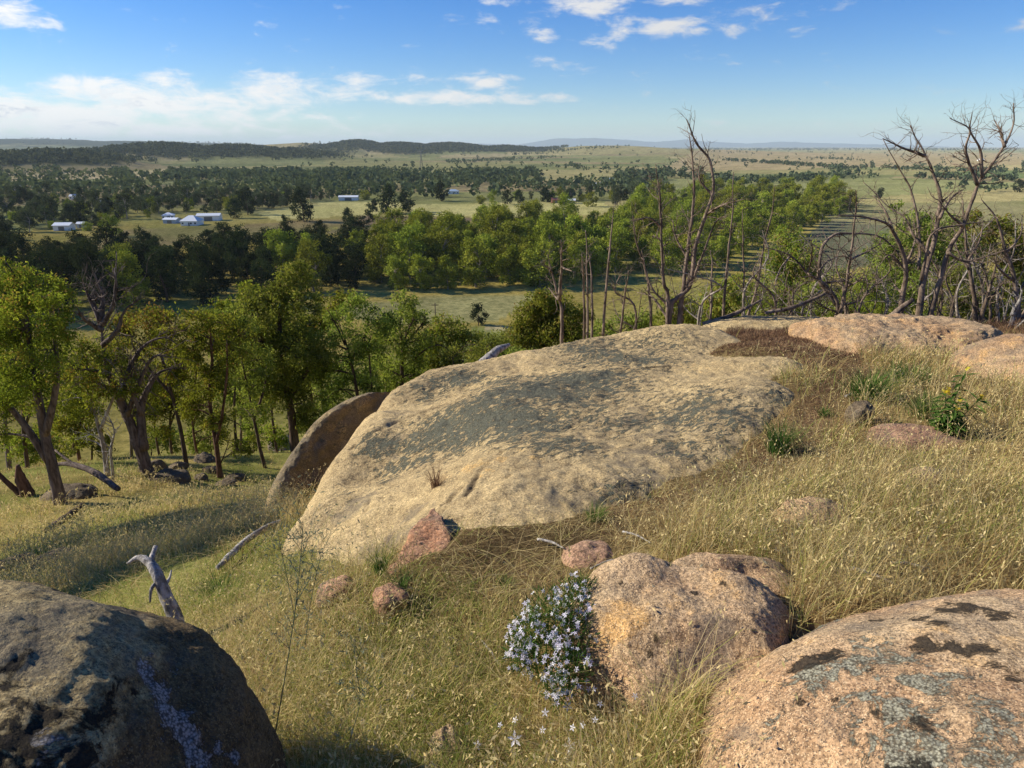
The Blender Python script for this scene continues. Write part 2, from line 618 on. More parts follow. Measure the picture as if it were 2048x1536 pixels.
# ---- what grows where (colour of the ground cover, with cloud shade in the dark field)
FIELDS = [  # outline in pixels of the photograph, laid on the valley floor; colour
    ([(500, 424), (640, 406), (760, 403), (860, 409), (1000, 404), (1210, 405), (1235, 420), (1120, 437), (900, 434), (800, 427), (690, 432), (560, 442)], (.47, .42, .19)),
    ([(130, 480), (280, 456), (480, 452), (640, 440), (720, 442), (620, 468), (300, 495), (150, 515)], (.24, .185, .10)),
    ([(720, 432), (900, 436), (1000, 438), (800, 460), (650, 470)], (.20, .15, .10)),
    ([(1300, 345), (1700, 335), (2048, 330), (2048, 306), (1400, 306)], (.36, .28, .17)),
    ([(1060, 340), (1300, 338), (1330, 352), (1100, 362)], (.36, .31, .16)),
    ([(640, 322), (1000, 325), (1040, 350), (900, 372), (700, 350)], (.27, .25, .12)),
    ([(250, 346), (330, 340), (345, 353), (275, 360)], (.55, .44, .26)),
    ([(0, 350), (220, 345), (222, 357), (0, 363)], (.50, .40, .25)),
    ([(1570, 520), (1650, 440), (1790, 452), (1760, 525), (1620, 560)], (.125, .125, .085)),  # grey olive field, its cloud shadow put into the colour
    ([(1640, 440), (1720, 405), (2048, 400), (2048, 460), (1760, 450)], (.24, .22, .12)),
    ([(1700, 396), (2048, 375), (2048, 402), (1720, 408)], (.34, .29, .15)),
    ([(1420, 395), (1560, 385), (1580, 392), (1440, 405)], (.42, .36, .18)),
    ([(1860, 345), (2048, 340), (2048, 356), (1880, 352)], (.16, .20, .09)),
    ([(0, 420), (200, 400), (300, 410), (120, 450), (0, 470)], (.25, .25, .11)),
    ([(600, 620), (900, 590), (1100, 585), (1000, 640), (800, 650)], (.27, .25, .12)),
    ([(820, 690), (950, 655), (1030, 655), (1030, 690), (900, 760)], (.26, .27, .10)),
    ([(850, 672), (930, 661), (1036, 651), (1036, 655), (935, 666), (860, 678)], (.46, .38, .24)),
    ([(355, 775), (430, 758), (520, 745), (520, 749), (430, 764), (360, 781)], (.46, .38, .24)),
]
flat = rf > 95
fx, fy = gxf[flat], gyf[flat]
base = np.zeros((len(fx), 3)) + np.array([.31, .245, .080])
# patchwork of paddocks further out
seeds = np.random.default_rng(3)
sx_, sy_ = seeds.uniform(-9000, 9000, 420), seeds.uniform(350, 14000, 420)
sx_[:200] = seeds.uniform(-2200, 2200, 200)
sy_[:200] = seeds.uniform(350, 3500, 200)
pal = np.array([[.34, .29, .15], [.22, .22, .10], [.29, .26, .13], [.40, .33, .19], [.18, .19, .09], [.30, .24, .14], [.25, .25, .12]])
sc_ = pal[seeds.integers(0, len(pal), 420)]
best = np.full(len(fx), 1e18)
bi = np.zeros(len(fx), int)
wx_ = fx + 60 * fbm2(fx, fy, 0.004, 2, 1.0)
wy_ = fy * 1.0
for i in range(420):
    d_ = ((wx_ - sx_[i]) * 0.75) ** 2 + (wy_ - sy_[i]) ** 2
    m_ = d_ < best
    best[m_] = d_[m_]
    bi[m_] = i
wf = sstep(380, 700, fy)[:, None]
base = base * (1 - wf) + sc_[bi] * wf
for poly, c in FIELDS:
    px, py = floor_at([p[0] for p in poly], [p[1] for p in poly])
    ww = np.stack([px, py], 1)
    jit = 0.012 * fy
    ins = in_poly(fx + jit * fbm2(fx, fy, 0.02, 3, 5.0), fy + jit * fbm2(fx, fy, 0.02, 3, 6.0), ww)
    base[ins] = np.array(c)
mott = fbm2(fx, fy, 0.035, 5, 8.0, 0.6)
base *= (1 + 0.55 * mott + .25 * fbm2(fx, fy * 2.6, 0.11, 4, 18.0))[:, None]
gr = sstep(-0.1, 0.35, fbm2(fx, fy, 0.012, 4, 12.0))[:, None] * (1 - 0.5 * wf)
base = base * (1 - 0.40 * gr) + np.array([.15, .19, .05]) * 0.40 * gr
zrel = gzf[flat] - FLOOR
fmask = sstep(0.0, 0.22, forest(fx, fy) - 0.05)[:, None]
base = base * (1 - fmask) + np.array([.060, .066, .034]) * fmask
col = np.zeros((len(gxf), 3))
col[flat] = base
# near: litter and soil, greener and brighter down the slope
nr = ~flat
nx_, ny_, nr_ = gxf[nr], gyf[nr], rf[nr]
k1 = sstep(-0.25, 0.3, fbm2(nx_, ny_, 0.9, 4, 2.2))[:, None]
soil = np.array([.20, .135, .075]) * (1 - k1) + np.array([.29, .215, .105]) * k1
k2 = sstep(-0.3, 0.3, fbm2(nx_, ny_, 0.25, 4, 4.4))[:, None]
slope_c = np.array([.38, .30, .125]) * (1 - k2) + np.array([.25, .255, .08]) * k2
left = sstep(0.5, -2.0, nx_ - 0.05 * ny_ + np.where(ny_ > 12, -9, 0))[:, None]
far_ = sstep(14, 30, nr_)[:, None]
t_ = np.clip(left * sstep(2.5, 6, nr_)[:, None] + far_, 0, 1)
cn = soil * (1 - t_) + slope_c * t_
RIM = [hit(u, v) for u, v in ((1760, 752), (1690, 755), (1630, 800), (1605, 860), (1505, 935), (1385, 985), (1260, 1018), (1180, 1062), (1040, 1078), (920, 1088))]


def rim_dist(x, y):
    o = np.full(np.shape(x), 99.0)
    for a, b in zip(RIM[:-1], RIM[1:]):
        ab = b[:2] - a[:2]
        t_ = np.clip(((x - a[0]) * ab[0] + (y - a[1]) * ab[1]) / (ab @ ab), 0, 1)
        o = np.minimum(o, np.hypot(x - a[0] - t_ * ab[0], y - a[1] - t_ * ab[1]))
    return o


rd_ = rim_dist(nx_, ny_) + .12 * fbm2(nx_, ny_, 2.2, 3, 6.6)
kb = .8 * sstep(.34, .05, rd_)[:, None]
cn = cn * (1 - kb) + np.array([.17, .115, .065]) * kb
tf_ = sstep(70, 95, nr_)[:, None]
cn = cn * (1 - tf_) + (np.array([.31, .245, .080]) * (1 + 0.4 * fbm2(nx_, ny_, 0.035, 5, 8.0, 0.6))[:, None]) * tf_
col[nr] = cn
col = np.clip(col, 0.02, 0.8)
na, nb = len(th), len(rr)
ii, jj = np.meshgrid(np.arange(nb - 1), np.arange(na), indexing='ij')
j2 = (jj + 1) % na
GF = np.stack([ii * na + jj, (ii + 1) * na + jj, (ii + 1) * na + j2, ii * na + j2], -1).reshape(-1, 4)

m_ground, t = new_mat('ground_cover')
pos = t.node('ShaderNodeNewGeometry').outputs['Position']
c0 = t.attr('col', 'Color')
f1 = t.noise(pos, 38.0, 6, 0.7)
f2 = t.noise(pos, 0.55, 8, 0.7)
c1 = t.mix(1.0, c0, t.mix(t.ramp(f1, 0.3, 0.7), (.55, .52, .46), (1.42, 1.42, 1.36)), 'MULTIPLY')
c1 = t.mix(1.0, c1, t.mix(t.ramp(f2, 0.3, 0.7), (.58, .62, .52), (1.38, 1.32, 1.22)), 'MULTIPLY')
bp = t.node('ShaderNodeBump', {'Strength': 0.7, 'Distance': 0.03, 'Height': f1})
bs = t.node('ShaderNodeBsdfDiffuse', {'Color': c1, 'Roughness': 0.5, 'Normal': bp.outputs[0]})
t.node('ShaderNodeOutputMaterial', {0: bs.outputs[0]})
g_me = mesh_np('ground', np.stack([gxf, gyf, gzf], 1), GF, m_ground, {'col': col})
g_ob = tag(link('ground', g_me), kind='structure')

# ---- blue ranges on the horizon
m_range = simple_mat('range_bush', (.045, .06, .04), 0.95, 0.3, 0.002)


def mountain_range(profile, Y, depth=2500.0):
    """a ridge whose crest passes the pixels given; a solid body with its own depth"""
    us = np.linspace(profile[0][0], profile[-1][0], 260)
    vs = np.interp(us, [p[0] for p in profile], [p[1] for p in profile])
    vs = vs + 1.0 * pnoise(np.stack([us * 0.05, us * 0 + 1.1, us * 0], 1)) + .5 * pnoise(np.stack([us * 0.16, us * 0 + 3.3, us * 0], 1))
    a, b = ray(us, vs)
    rows = []
    for k, f in ((-1.0, 0), (-0.6, .35), (-0.25, .8), (0, 1.0), (0.4, .7), (1, 0)):
        yy = Y + depth * k + 300 * pnoise(np.stack([us * 0.03, us * 0 + k, us * 0 + 2], 1)) * (f < 1)
        top = b * Y
        rows.append(np.stack([a * Y * (yy / Y), yy, (FLOOR - 60) + (top - FLOOR + 60) * f], 1))
    V = np.vstack(rows)
    n = len(us)
    i, j = np.meshgrid(np.arange(len(rows) - 1), np.arange(n - 1), indexing='ij')
    F = np.stack([i * n + j, i * n + j + 1, (i + 1) * n + j + 1, (i + 1) * n + j], -1).reshape(-1, 4)
    return mesh_np('mountains', V, F, m_range)


tag(link('mountains', mountain_range([(560, 293), (640, 288), (760, 291), (880, 292), (960, 287), (1040, 289), (1110, 277), (1190, 276), (1260, 280), (1310, 284), (1370, 279), (1430, 284), (1500, 287), (1560, 283), (1640, 286), (1760, 289), (1900, 293)], 30000)), kind='structure')

# ---------------------------------------------------------------- granite
def rock_mat(name, pale, deep, orange, lichen_c, moss_c, speck=1.0, sc=1.0, streak=False):
    m, t = new_mat(name)
    p = t.node('ShaderNodeNewGeometry').outputs['Position']
    big = t.noise(p, 1.6 * sc, 5, 0.6)
    med = t.noise(p, 9 * sc, 6, 0.65)
    fine = t.noise(p, 70 * sc, 5, 0.7)
    grain = t.node('ShaderNodeTexVoronoi', {'Vector': p, 'Scale': 290 * sc}, feature='F1').outputs['Color']
    grain = t.node('ShaderNodeSeparateColor', {0: grain}).outputs[0]
    c = t.mix(t.ramp(big, 0.35, 0.65), pale, deep)
    c = t.mix(t.math('MULTIPLY', t.ramp(t.math('ADD', t.attr('rust_tan'), t.math('MULTIPLY', t.math('SUBTRACT', med, 0.5), 1.6)), 0.35, 0.75), 0.75), c, orange)
    c = t.mix(1.0, c, t.mix(t.ramp(med, 0.3, 0.7), (.74, .72, .70), (1.2, 1.2, 1.18)), 'MULTIPLY')
    c = t.mix(1.0, c, t.mix(t.ramp(fine, 0.3, 0.7), (.50, .48, .46), (1.40, 1.40, 1.40)), 'MULTIPLY')
    c = t.mix(t.ramp(grain, 0.80, 0.9, 0, 0.55 * speck), c, (.06, .05, .045))
    c = t.mix(t.ramp(grain, 0.16, 0.08, 0, 0.45 * speck), c, tuple(min(1, q * 1.6) for q in pale))
    # weather stains: grey film
    st = t.noise(t.vmath('MULTIPLY', p, (1, 1, 1)), 4.0 * sc, 7, 0.7, 0.6)
    c = t.mix(t.math('MULTIPLY', t.ramp(t.math('ADD', st, t.math('MULTIPLY', t.attr('stain'), 0.35)), 0.56, 0.74), 0.55), c, (.13, .115, .095))
    # lichen crusts
    pl = t.node('ShaderNodeCombineXYZ', {0: t.vmath('DOT_PRODUCT', p, (.42, .42, .2)), 1: t.vmath('DOT_PRODUCT', p, (1.0, -1.0, .3)), 2: t.vmath('DOT_PRODUCT', p, (0, .3, 1.2))}).outputs[0]
    l1 = t.noise(pl if streak else p, 14 * sc, 9, 0.76, 0.8)
    l2 = t.noise(p, 60 * sc, 5, 0.7)
    lm = t.ramp(t.math('ADD', t.attr('lichen'), t.math('MULTIPLY', t.math('SUBTRACT', l1, 0.5), 2.9)), 0.44, 0.54)
    lm = t.math('MULTIPLY', lm, t.ramp(t.math('ADD', t.noise(p, 42 * sc, 6, 0.8, 0.4), t.math('MULTIPLY', t.attr('lichen'), .2)), 0.40, 0.56))
    l3 = t.node('ShaderNodeTexVoronoi', {'Vector': p, 'Scale': 150 * sc, 'Randomness': 1.0}, feature='F1').outputs['Distance']
    lc = t.mix(t.ramp(t.math('ADD', t.math('MULTIPLY', l2, .6), t.math('MULTIPLY', l3, .5)), 0.38, 0.72), lichen_c, tuple(q * 0.22 for q in lichen_c))
    c = t.mix(t.math('MULTIPLY', lm, 0.92), c, lc)
    mm = t.ramp(t.math('ADD', t.attr('moss'), t.math('MULTIPLY', t.math('SUBTRACT', t.noise(p, 13 * sc, 8, 0.72, 0.5), 0.5), 2.0)), 0.5, 0.66)
    c = t.mix(t.math('MULTIPLY', mm, 0.93), c, t.mix(t.ramp(l2, 0.3, 0.7), tuple(q * 0.5 for q in moss_c), moss_c))
    c = t.mix(t.attr('crack'), c, (.05, .035, .025))
    h = t.math('ADD', t.math('MULTIPLY', fine, 0.5), t.math('MULTIPLY', med, 0.9))
    h = t.math('ADD', h, t.math('MULTIPLY', grain, 0.22))
    h = t.math('ADD', h, t.math('MULTIPLY', t.math('MULTIPLY', lm, l2), 0.8))
    h = t.math('ADD', h, t.math('MULTIPLY', mm, 0.9))
    bp = t.node('ShaderNodeBump', {'Strength': 1.0, 'Distance': 0.022 / sc ** 0.5, 'Height': h})
    b = t.node('ShaderNodeBsdfPrincipled', {'Base Color': c, 'Roughness': 0.92, 'Specular IOR Level': 0.15, 'Normal': bp.outputs[0]})
    t.node('ShaderNodeOutputMaterial', {0: b.outputs[0]})
    return m


M_DOME = rock_mat('granite_tan', (.66, .485, .245), (.50, .365, .19), (.55, .31, .09), (.185, .195, .145), (.075, .055, .038), streak=True)
M_PINK = rock_mat('granite_pink', (.56, .40, .235), (.52, .315, .17), (.60, .34, .12), (.50, .47, .34), (.055, .043, .03), 1.3)
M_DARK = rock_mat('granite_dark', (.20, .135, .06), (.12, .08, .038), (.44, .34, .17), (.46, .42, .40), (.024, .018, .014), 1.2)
M_SLAB = rock_mat('granite_brown', (.50, .37, .19), (.30, .22, .115), (.38, .24, .09), (.22, .23, .18), (.06, .05, .035))
M_BRICK = rock_mat('granite_red', (.50, .30, .19), (.46, .25, .15), (.52, .24, .12), (.30, .28, .22), (.09, .07, .05))
M_GREY = rock_mat('field_stone', (.22, .165, .105), (.14, .105, .07), (.24, .15, .07), (.22, .21, .17), (.05, .045, .03))

ROCK_TREES, ROCK_BOX = [], []      # every rock, to keep grass off them


def finish_rock(name, V, F, mat, label, marks, cat='rock', group=None, cracks=None, nearbump=True):
    n = len(V)
    A = {k: np.zeros(n) for k in ('lichen', 'moss', 'rust_tan', 'stain', 'crack')}
    if marks:
        bv = BVHTree.FromPolygons([tuple(q) for q in V], [tuple(int(i) for i in q) for q in F])
        pk = lambda u, v: np.array(bv.ray_cast(Vector((0, 0, 0)), Vector(P(u, v, 1.0)))[0] or P(u, v, 50))
        for k, v in (marks(V, pk) if marks.__code__.co_argcount > 1 else marks(V)).items():
            A[k] = np.clip(v, -1, 1.5)
    me = mesh_np(name, V, F, mat, A)
    o = tag(link(name, me), label, cat, group)
    ROCK_TREES.append(BVHTree.FromPolygons([tuple(q) for q in V], [tuple(int(i) for i in q) for q in F]))
    ROCK_BOX.append((V[:, 0].min(), V[:, 0].max(), V[:, 1].min(), V[:, 1].max()))
    return o


def spots(V, lst):
    """soft round patches: (u, v, Y or point, radius, weight)"""
    o = np.zeros(len(V))
    for p, r, w_ in lst:
        d = np.linalg.norm((V - np.asarray(p)), axis=1) / r
        o = np.maximum(o, w_ * np.exp(-d ** 2))
    return o


# ---- the great dome: a height field through points read from the photograph
D = [  # u, v, Y  (surface points seen)
    (1000, 900, 4.45), (1000, 800, 5.75), (1000, 760, 6.75), (850, 850, 5.7), (850, 950, 4.6), (760, 1000, 4.4), (760, 1080, 3.75), (850, 1020, 3.85), (900, 800, 6.4),
    (940, 1040, 3.35), (1100, 1000, 3.55), (1200, 900, 4.5), (1200, 800, 5.9), (1200, 730, 7.6), (1350, 850, 5.05), (1350, 760, 6.7), (1350, 700, 8.4), (1300, 950, 4.05),
    (1500, 850, 4.95), (1500, 760, 6.6), (1600, 790, 5.85), (1600, 735, 7.15), (1480, 925, 4.3), (845, 793, 7.1), (940, 766, 7.4), (1040, 738, 7.8), (1150, 712, 8.3), (1250, 692, 8.8), (790, 812, 6.9), (840, 815, 6.5),
    (700, 1150, 3.28), (640, 1130, 3.7), (560, 1110, 4.45), (600, 1040, 4.95), (640, 970, 5.5), (700, 890, 6.35), (760, 815, 7.3), (680, 1050, 4.3), (720, 960, 5.1)]
dpts = [tuple(P(*q)) for q in D]
dpts += [tuple(P(*q) - np.array([0, 0, .07])) for q in [(1450, 700, 8.3), (1550, 705, 8.1), (1500, 680, 9.2)]]
dpts += [tuple(P(*q)) for q in [(840, 768, 8.1), (960, 733, 8.6), (1060, 708, 8.9), (1160, 688, 9.3), (1260, 671, 9.7), (1340, 665, 10.0), (1420, 668, 9.8)]]
# buried rim and the flanks that cannot be seen
dpts += [(-1.75, 3.9, -3.35), (-2.05, 4.7, -3.9), (-2.15, 5.5, -4.2), (-2.1, 6.4, -4.3), (-1.95, 7.4, -4.2), (-1.7, 8.6, -4.2), (-0.9, 9.4, -4.3), (0.2, 9.9, -4.2), (1.4, 10.7, -4.3), (2.6, 11.2, -4.2),
         (-0.9, 2.95, -2.75), (-0.3, 2.75, -2.3), (0.15, 2.85, -2.2), (0.6, 2.95, -2.2), (1.0, 3.3, -2.2), (1.5, 3.8, -2.25), (2.1, 4.4, -2.35), (2.8, 5.2, -2.5), (3.3, 6.2, -2.7), (3.9, 7.4, -2.9), (4.2, 9, -3.2), (3.8, 10.6, -3.6),
         (-1.4, 3.3, -3.2), (-2.6, 5, -5), (-2.6, 7, -5.3), (5, 8, -3.8), (3, 4, -3.2), (0, 2.2, -2.9), (-1.2, 2.5, -3.5), (-1, 10.5, -6), (2, 12, -5.5)]
dome_f = RBF(dpts, 0.28)


def dome_z(x, y):
    z = dome_f(x, y)
    p = np.stack([x, y, z], -1)
    z = z + 0.085 * fbm2(x, y, 0.8, 3, 21.0) + 0.040 * fbm(p * 3.1, 4, 0.6) + 0.020 * fbm(p * 10, 4, 0.7)
    # exfoliation steps: long shallow ledges running across the slope
    s = 0.35 * x + 0.9 * y + 0.5 * fbm2(x, y, 0.5, 3, 33.0)
    fr = (s * 0.8) % 1.0
    z = z + 0.045 * sstep(0.86, 1.0, fr) * sstep(-0.05, 0.25, fbm2(x, y, 0.9, 2, 41.0))
    return z


nx, ny = 480, 600
X, Yg = np.meshgrid(np.linspace(-2.6, 5.0, nx), np.linspace(2.3, 12.0, ny))
xf, yf = X.ravel(), Yg.ravel()
zf = dome_z(xf, yf)


def grid_faces(nx, ny):
    i, j = np.meshgrid(np.arange(ny - 1), np.arange(nx - 1), indexing='ij')
    return np.stack([i * nx + j, i * nx + j + 1, (i + 1) * nx + j + 1, (i + 1) * nx + j], -1).reshape(-1, 4)


def seg_dist(V, a, b):
    ab = b - a
    t = np.clip(((V - a) @ ab) / (ab @ ab), 0, 1)
    return np.linalg.norm(V - (a + t[:, None] * ab), axis=1)


def line_dist(V, pix):
    """distance to a line drawn on the dome through pixels"""
    pts = []
    for u, v in pix:
        a, b = ray(u, v)
        Y = np.linspace(2.6, 11, 1200)
        d = b * Y - dome_f(a * Y, Y)
        k = int(np.argmax(d < 0))
        pts.append(np.array([float(a) * Y[k], Y[k], float(b) * Y[k]]))
    o = np.full(len(V), 9.0)
    for a, b in zip(pts[:-1], pts[1:]):
        o = np.minimum(o, seg_dist(V, a, b))
    return o


CRACKS = [([(1390, 722), (1320, 735), (1285, 737)], .012, 1.0), ([(930, 1000), (960, 950), (1005, 912)], .012, .8), ([(890, 1010), (930, 975)], .006, .7), ([(1300, 738), (1190, 747), (1060, 775)], .006, .5), ([(745, 1000), (735, 1030), (728, 1045)], .008, .9), ([(750, 1010), (765, 1002)], .008, .8),
          ([(965, 990), (1005, 985), (1015, 960)], .006, .8), ([(755, 1070), (758, 1030)], .004, .6), ([(1160, 945), (1175, 965)], .005, .8), ([(1080, 760), (1160, 740), (1210, 720)], .006, .6), ([(640, 1060), (700, 990), (790, 930), (880, 880)], .005, .5), ([(1010, 1000), (1100, 960), (1230, 940)], .004, .45), ([(820, 1090), (900, 1010), (890, 1010)], .006, .5), ([(1420, 790), (1510, 770), (1600, 765)], .006, .6), ([(1130, 860), (1240, 815), (1330, 800)], .005, .5), ([(700, 900), (800, 840), (940, 790)], .006, .6), ([(1260, 900), (1380, 880), (1440, 890)], .004, .45)]
DV = np.stack([xf, yf, zf], 1)
crk = np.zeros(len(DV))
wobl = 0.045 * fbm(DV * 6, 4, .65)[:, None]
for pix, wd, s_ in CRACKS:
    d_ = line_dist(DV + wobl * np.array([1, 1, 0]), pix)
    crk = np.maximum(crk, s_ * sstep(wd * 2.4, wd * .7, d_))
    DV[:, 2] -= 0.028 * s_ * sstep(0.034, 0.0, d_)
    DV[:, 2] += 0.012 * s_ * sstep(0.16, 0.03, d_)


def dome_marks(V):
    def on(u, v):
        a, b = ray(u, v)
        Y = np.linspace(2.6, 11, 900)
        d = b * Y - dome_f(a * Y, Y)
        k = int(np.argmax(d < 0))
        return np.array([float(a) * Y[k], Y[k], float(b) * Y[k]])
    L = []
    for u, v, r, q in [(980, 830, .85, .62), (900, 850, .6, .55), (1050, 850, .6, .6), (850, 880, .4, .5), (1150, 760, .9, .55), (1080, 780, .8, .6), (1250, 720, .9, .5), (1180, 700, .7, .5), (1300, 690, .8, .4), (1000, 760, .6, .5),
                       (1100, 890, .45, .48), (1240, 850, .6, .42), (1380, 830, .6, .5), (1450, 850, .5, .45), (1400, 790, .6, .38), (1520, 830, .4, .42), (1580, 810, .4, .45), (1360, 900, .3, .42), (1160, 900, .25, .45),
                       (800, 930, .25, .5), (850, 915, .2, .5), (770, 960, .18, .45), (760, 890, .3, .5), (690, 990, .2, .3), (920, 760, .5, .5), (860, 790, .4, .42), (1280, 980, .25, .3), (1230, 1010, .2, .45), (1290, 1050, .2, .2), (1480, 880, .3, .4)]:
        L.append((on(u, v), r, q))
    lich = spots(V, L) * 1.15 + 0.07 + 0.22 * fbm(V * np.array([1.2, 2.6, 2.0]), 4)
    rust_tan = spots(V, [(on(u, v), r, q) for u, v, r, q in [(960, 940, .35, .45), (1050, 920, .35, .35), (1400, 725, .7, .4), (1600, 780, .35, .6), (1250, 740, .4, .4), (780, 1040, .3, .2), (1150, 970, .5, .3), (1600, 740, .5, .35)]])
    stain = spots(V, [(on(u, v), r, q) for u, v, r, q in [(720, 1010, .25, .5), (760, 1090, .4, .5), (1350, 930, .5, .5), (1250, 1020, .4, .6), (1330, 980, .4, .6), (1350, 850, .9, .35), (700, 1130, .3, .5), (800, 870, .4, .4)]])
    moss = spots(V, [(on(u, v), r, q) for u, v, r, q in [(1500, 690, .6, .62), (1430, 700, .45, .5), (1230, 985, .12, .6), (1610, 830, .3, .5), (1580, 870, .25, .5)]]) - 0.05
    return {'lichen': lich, 'rust_tan': rust_tan, 'stain': stain, 'moss': moss, 'crack': crk}


finish_rock('granite_dome', DV, grid_faces(nx, ny), M_DOME, 'huge smooth tan granite dome with grey green lichen patches filling the middle of the hilltop', dome_marks, 'rock outcrop')

# ---- the slab split off its left flank
rim = smooth_line([P(*q) for q in [(775, 786, 8.15), (735, 790, 8.0), (700, 803, 7.85), (660, 830, 7.7), (620, 870, 7.55), (590, 912, 7.4), (566, 955, 7.25), (552, 1000, 7.1), (547, 1040, 6.98), (550, 1085, 6.85)]], 16)
nt_ = len(rim)
offs = np.array([(-.75, .55, -2.3), (-.42, .25, -1.1), (-.27, .13, -.34), (-.13, .06, -.06), (0, 0, 0), (.17, .10, -.06), (.34, .22, -.26), (.58, .28, -.66), (.80, .15, -1.7)])
prof = smooth_line(offs, 9)
np_ = len(prof)
tl_ = np.linspace(0, 1, nt_)
fade = np.stack([.6 + .4 * sstep(0, .35, tl_), .6 + .4 * sstep(0, .35, tl_), .22 + .78 * sstep(.05, .55, tl_)], 1)[:, None, :]
rim = rim + .05 * np.stack([fbm(rim * 1.4, 3), 0 * tl_, fbm(rim * 1.4 + 7, 3)], 1)
SV = (rim[:, None] + prof[None] * fade).reshape(-1, 3)
nrm_ = np.array([.2, -.75, .55])
SV = SV + nrm_ * (0.13 * fbm(SV * 1.7, 3, .55) + 0.085 * fbm(SV * 4.5, 6, .74))[:, None]
# a bite and a step along its rim, as where plates have flaked off
for u, v, Y_, r_ in ((672, 822, 7.75, .22), (628, 864, 7.55, .16), (640, 895, 7.7, .28), (585, 925, 7.35, .14), (610, 950, 7.5, .2)):
    d_ = np.linalg.norm(SV - P(u, v, Y_), axis=1)
    SV = SV + np.array([.05, .25, -.12]) * (r_ * sstep(r_ * 1.6, r_ * .5, d_))[:, None]
finish_rock('granite_slab', SV, grid_faces(np_, nt_), M_SLAB, 'brown rough shoulder of rock split off the downhill flank of the great granite dome',
            lambda V: {'lichen': 0.16 + 0.35 * fbm(V * 1.9, 4, .65), 'moss': 0.10 + 0.4 * fbm(V * 2.4, 4, .65), 'stain': 0.5 + 0.5 * fbm(V * 1.2, 2), 'rust_tan': 0.2 + 0.5 * fbm(V * 1.1, 2)})


# ---- boulders: rounded blocks
def cube_sphere(n):
    g = np.tan(np.linspace(-np.pi / 4, np.pi / 4, n))
    a, b = np.meshgrid(g, g, indexing='ij')
    a, b = a.ravel(), b.ravel()
    o = np.ones_like(a)
    Vs, Fs, k = [], [], 0
    i, j = np.meshgrid(np.arange(n - 1), np.arange(n - 1), indexing='ij')
    f = np.stack([i * n + j, (i + 1) * n + j, (i + 1) * n + j + 1, i * n + j + 1], -1).reshape(-1, 4)
    for q in (np.stack([o, a, b], 1), np.stack([-o, -a, b], 1), np.stack([-a, o, b], 1), np.stack([a, -o, b], 1), np.stack([-b, a, o], 1), np.stack([b, a, -o], 1)):
        Vs.append(q / np.linalg.norm(q, axis=1)[:, None])
        Fs.append(f + k)
        k += n * n
    V = np.vstack(Vs)
    F = np.vstack(Fs)
    key = np.round(V * 1e5).astype(np.int64)
    _, first, inv = np.unique(key, axis=0, return_index=True, return_inverse=True)
    return V[first], inv.ravel()[F]


def boulder_mesh(c, ax, rot=0.0, pw=2.5, rough=0.08, seed=0.0, n=60, cuts=(), tilt=(0, 0)):
    d, F = cube_sphere(n)
    r = (np.abs(d) ** pw).sum(1) ** (-1 / pw)
    V = d * r[:, None]
    V = V * (1 + rough * 1.6 * fbm(d * 1.3 + seed, 2))[:, None]
    for nrm, off in cuts:              # flat split faces, softened
        nrm = np.array(nrm, float) / np.linalg.norm(nrm)
        e = V @ nrm - off
        V = V - nrm * (np.maximum(e, 0) * 0.92)[:, None]
    V = V * np.array(ax)
    s = float(np.mean(ax))
    V = V + d * (s * rough * (0.55 * fbm(V / s * 2.6 + seed * 3, 4, 0.55) + 0.20 * fbm(V / s * 9 + seed, 6, 0.74)))[:, None]
    for k, a in ((0, tilt[0]), (1, tilt[1])):
        ca, sa = math.cos(a), math.sin(a)
        M = np.array([[1, 0, 0], [0, ca, -sa], [0, sa, ca]]) if k == 0 else np.array([[ca, 0, sa], [0, 1, 0], [-sa, 0, ca]])
        V = V @ M.T
    ca, sa = math.cos(rot), math.sin(rot)
    V = V @ np.array([[ca, -sa, 0], [sa, ca, 0], [0, 0, 1]]).T
    return V + np.array(c), F


def boulder(name, label, mat, c, ax, marks=None, cat='rock', group=None, **kw):
    V, F = boulder_mesh(c, ax, **kw)
    return finish_rock(name, V, F, mat, label, marks, cat, group)


def M_marks(seed, l=0.1, m=0.0, r=0.3, s=0.2, sc=2.0):
    return lambda V: {'lichen': l + 0.35 * fbm(V * sc + seed, 3), 'moss': m + 0.4 * fbm(V * sc * 0.9 + seed + 5, 3), 'rust_tan': r + 0.5 * fbm(V * sc * 0.8 + seed + 9, 3), 'stain': s + 0.5 * fbm(V * sc + seed + 13, 2)}


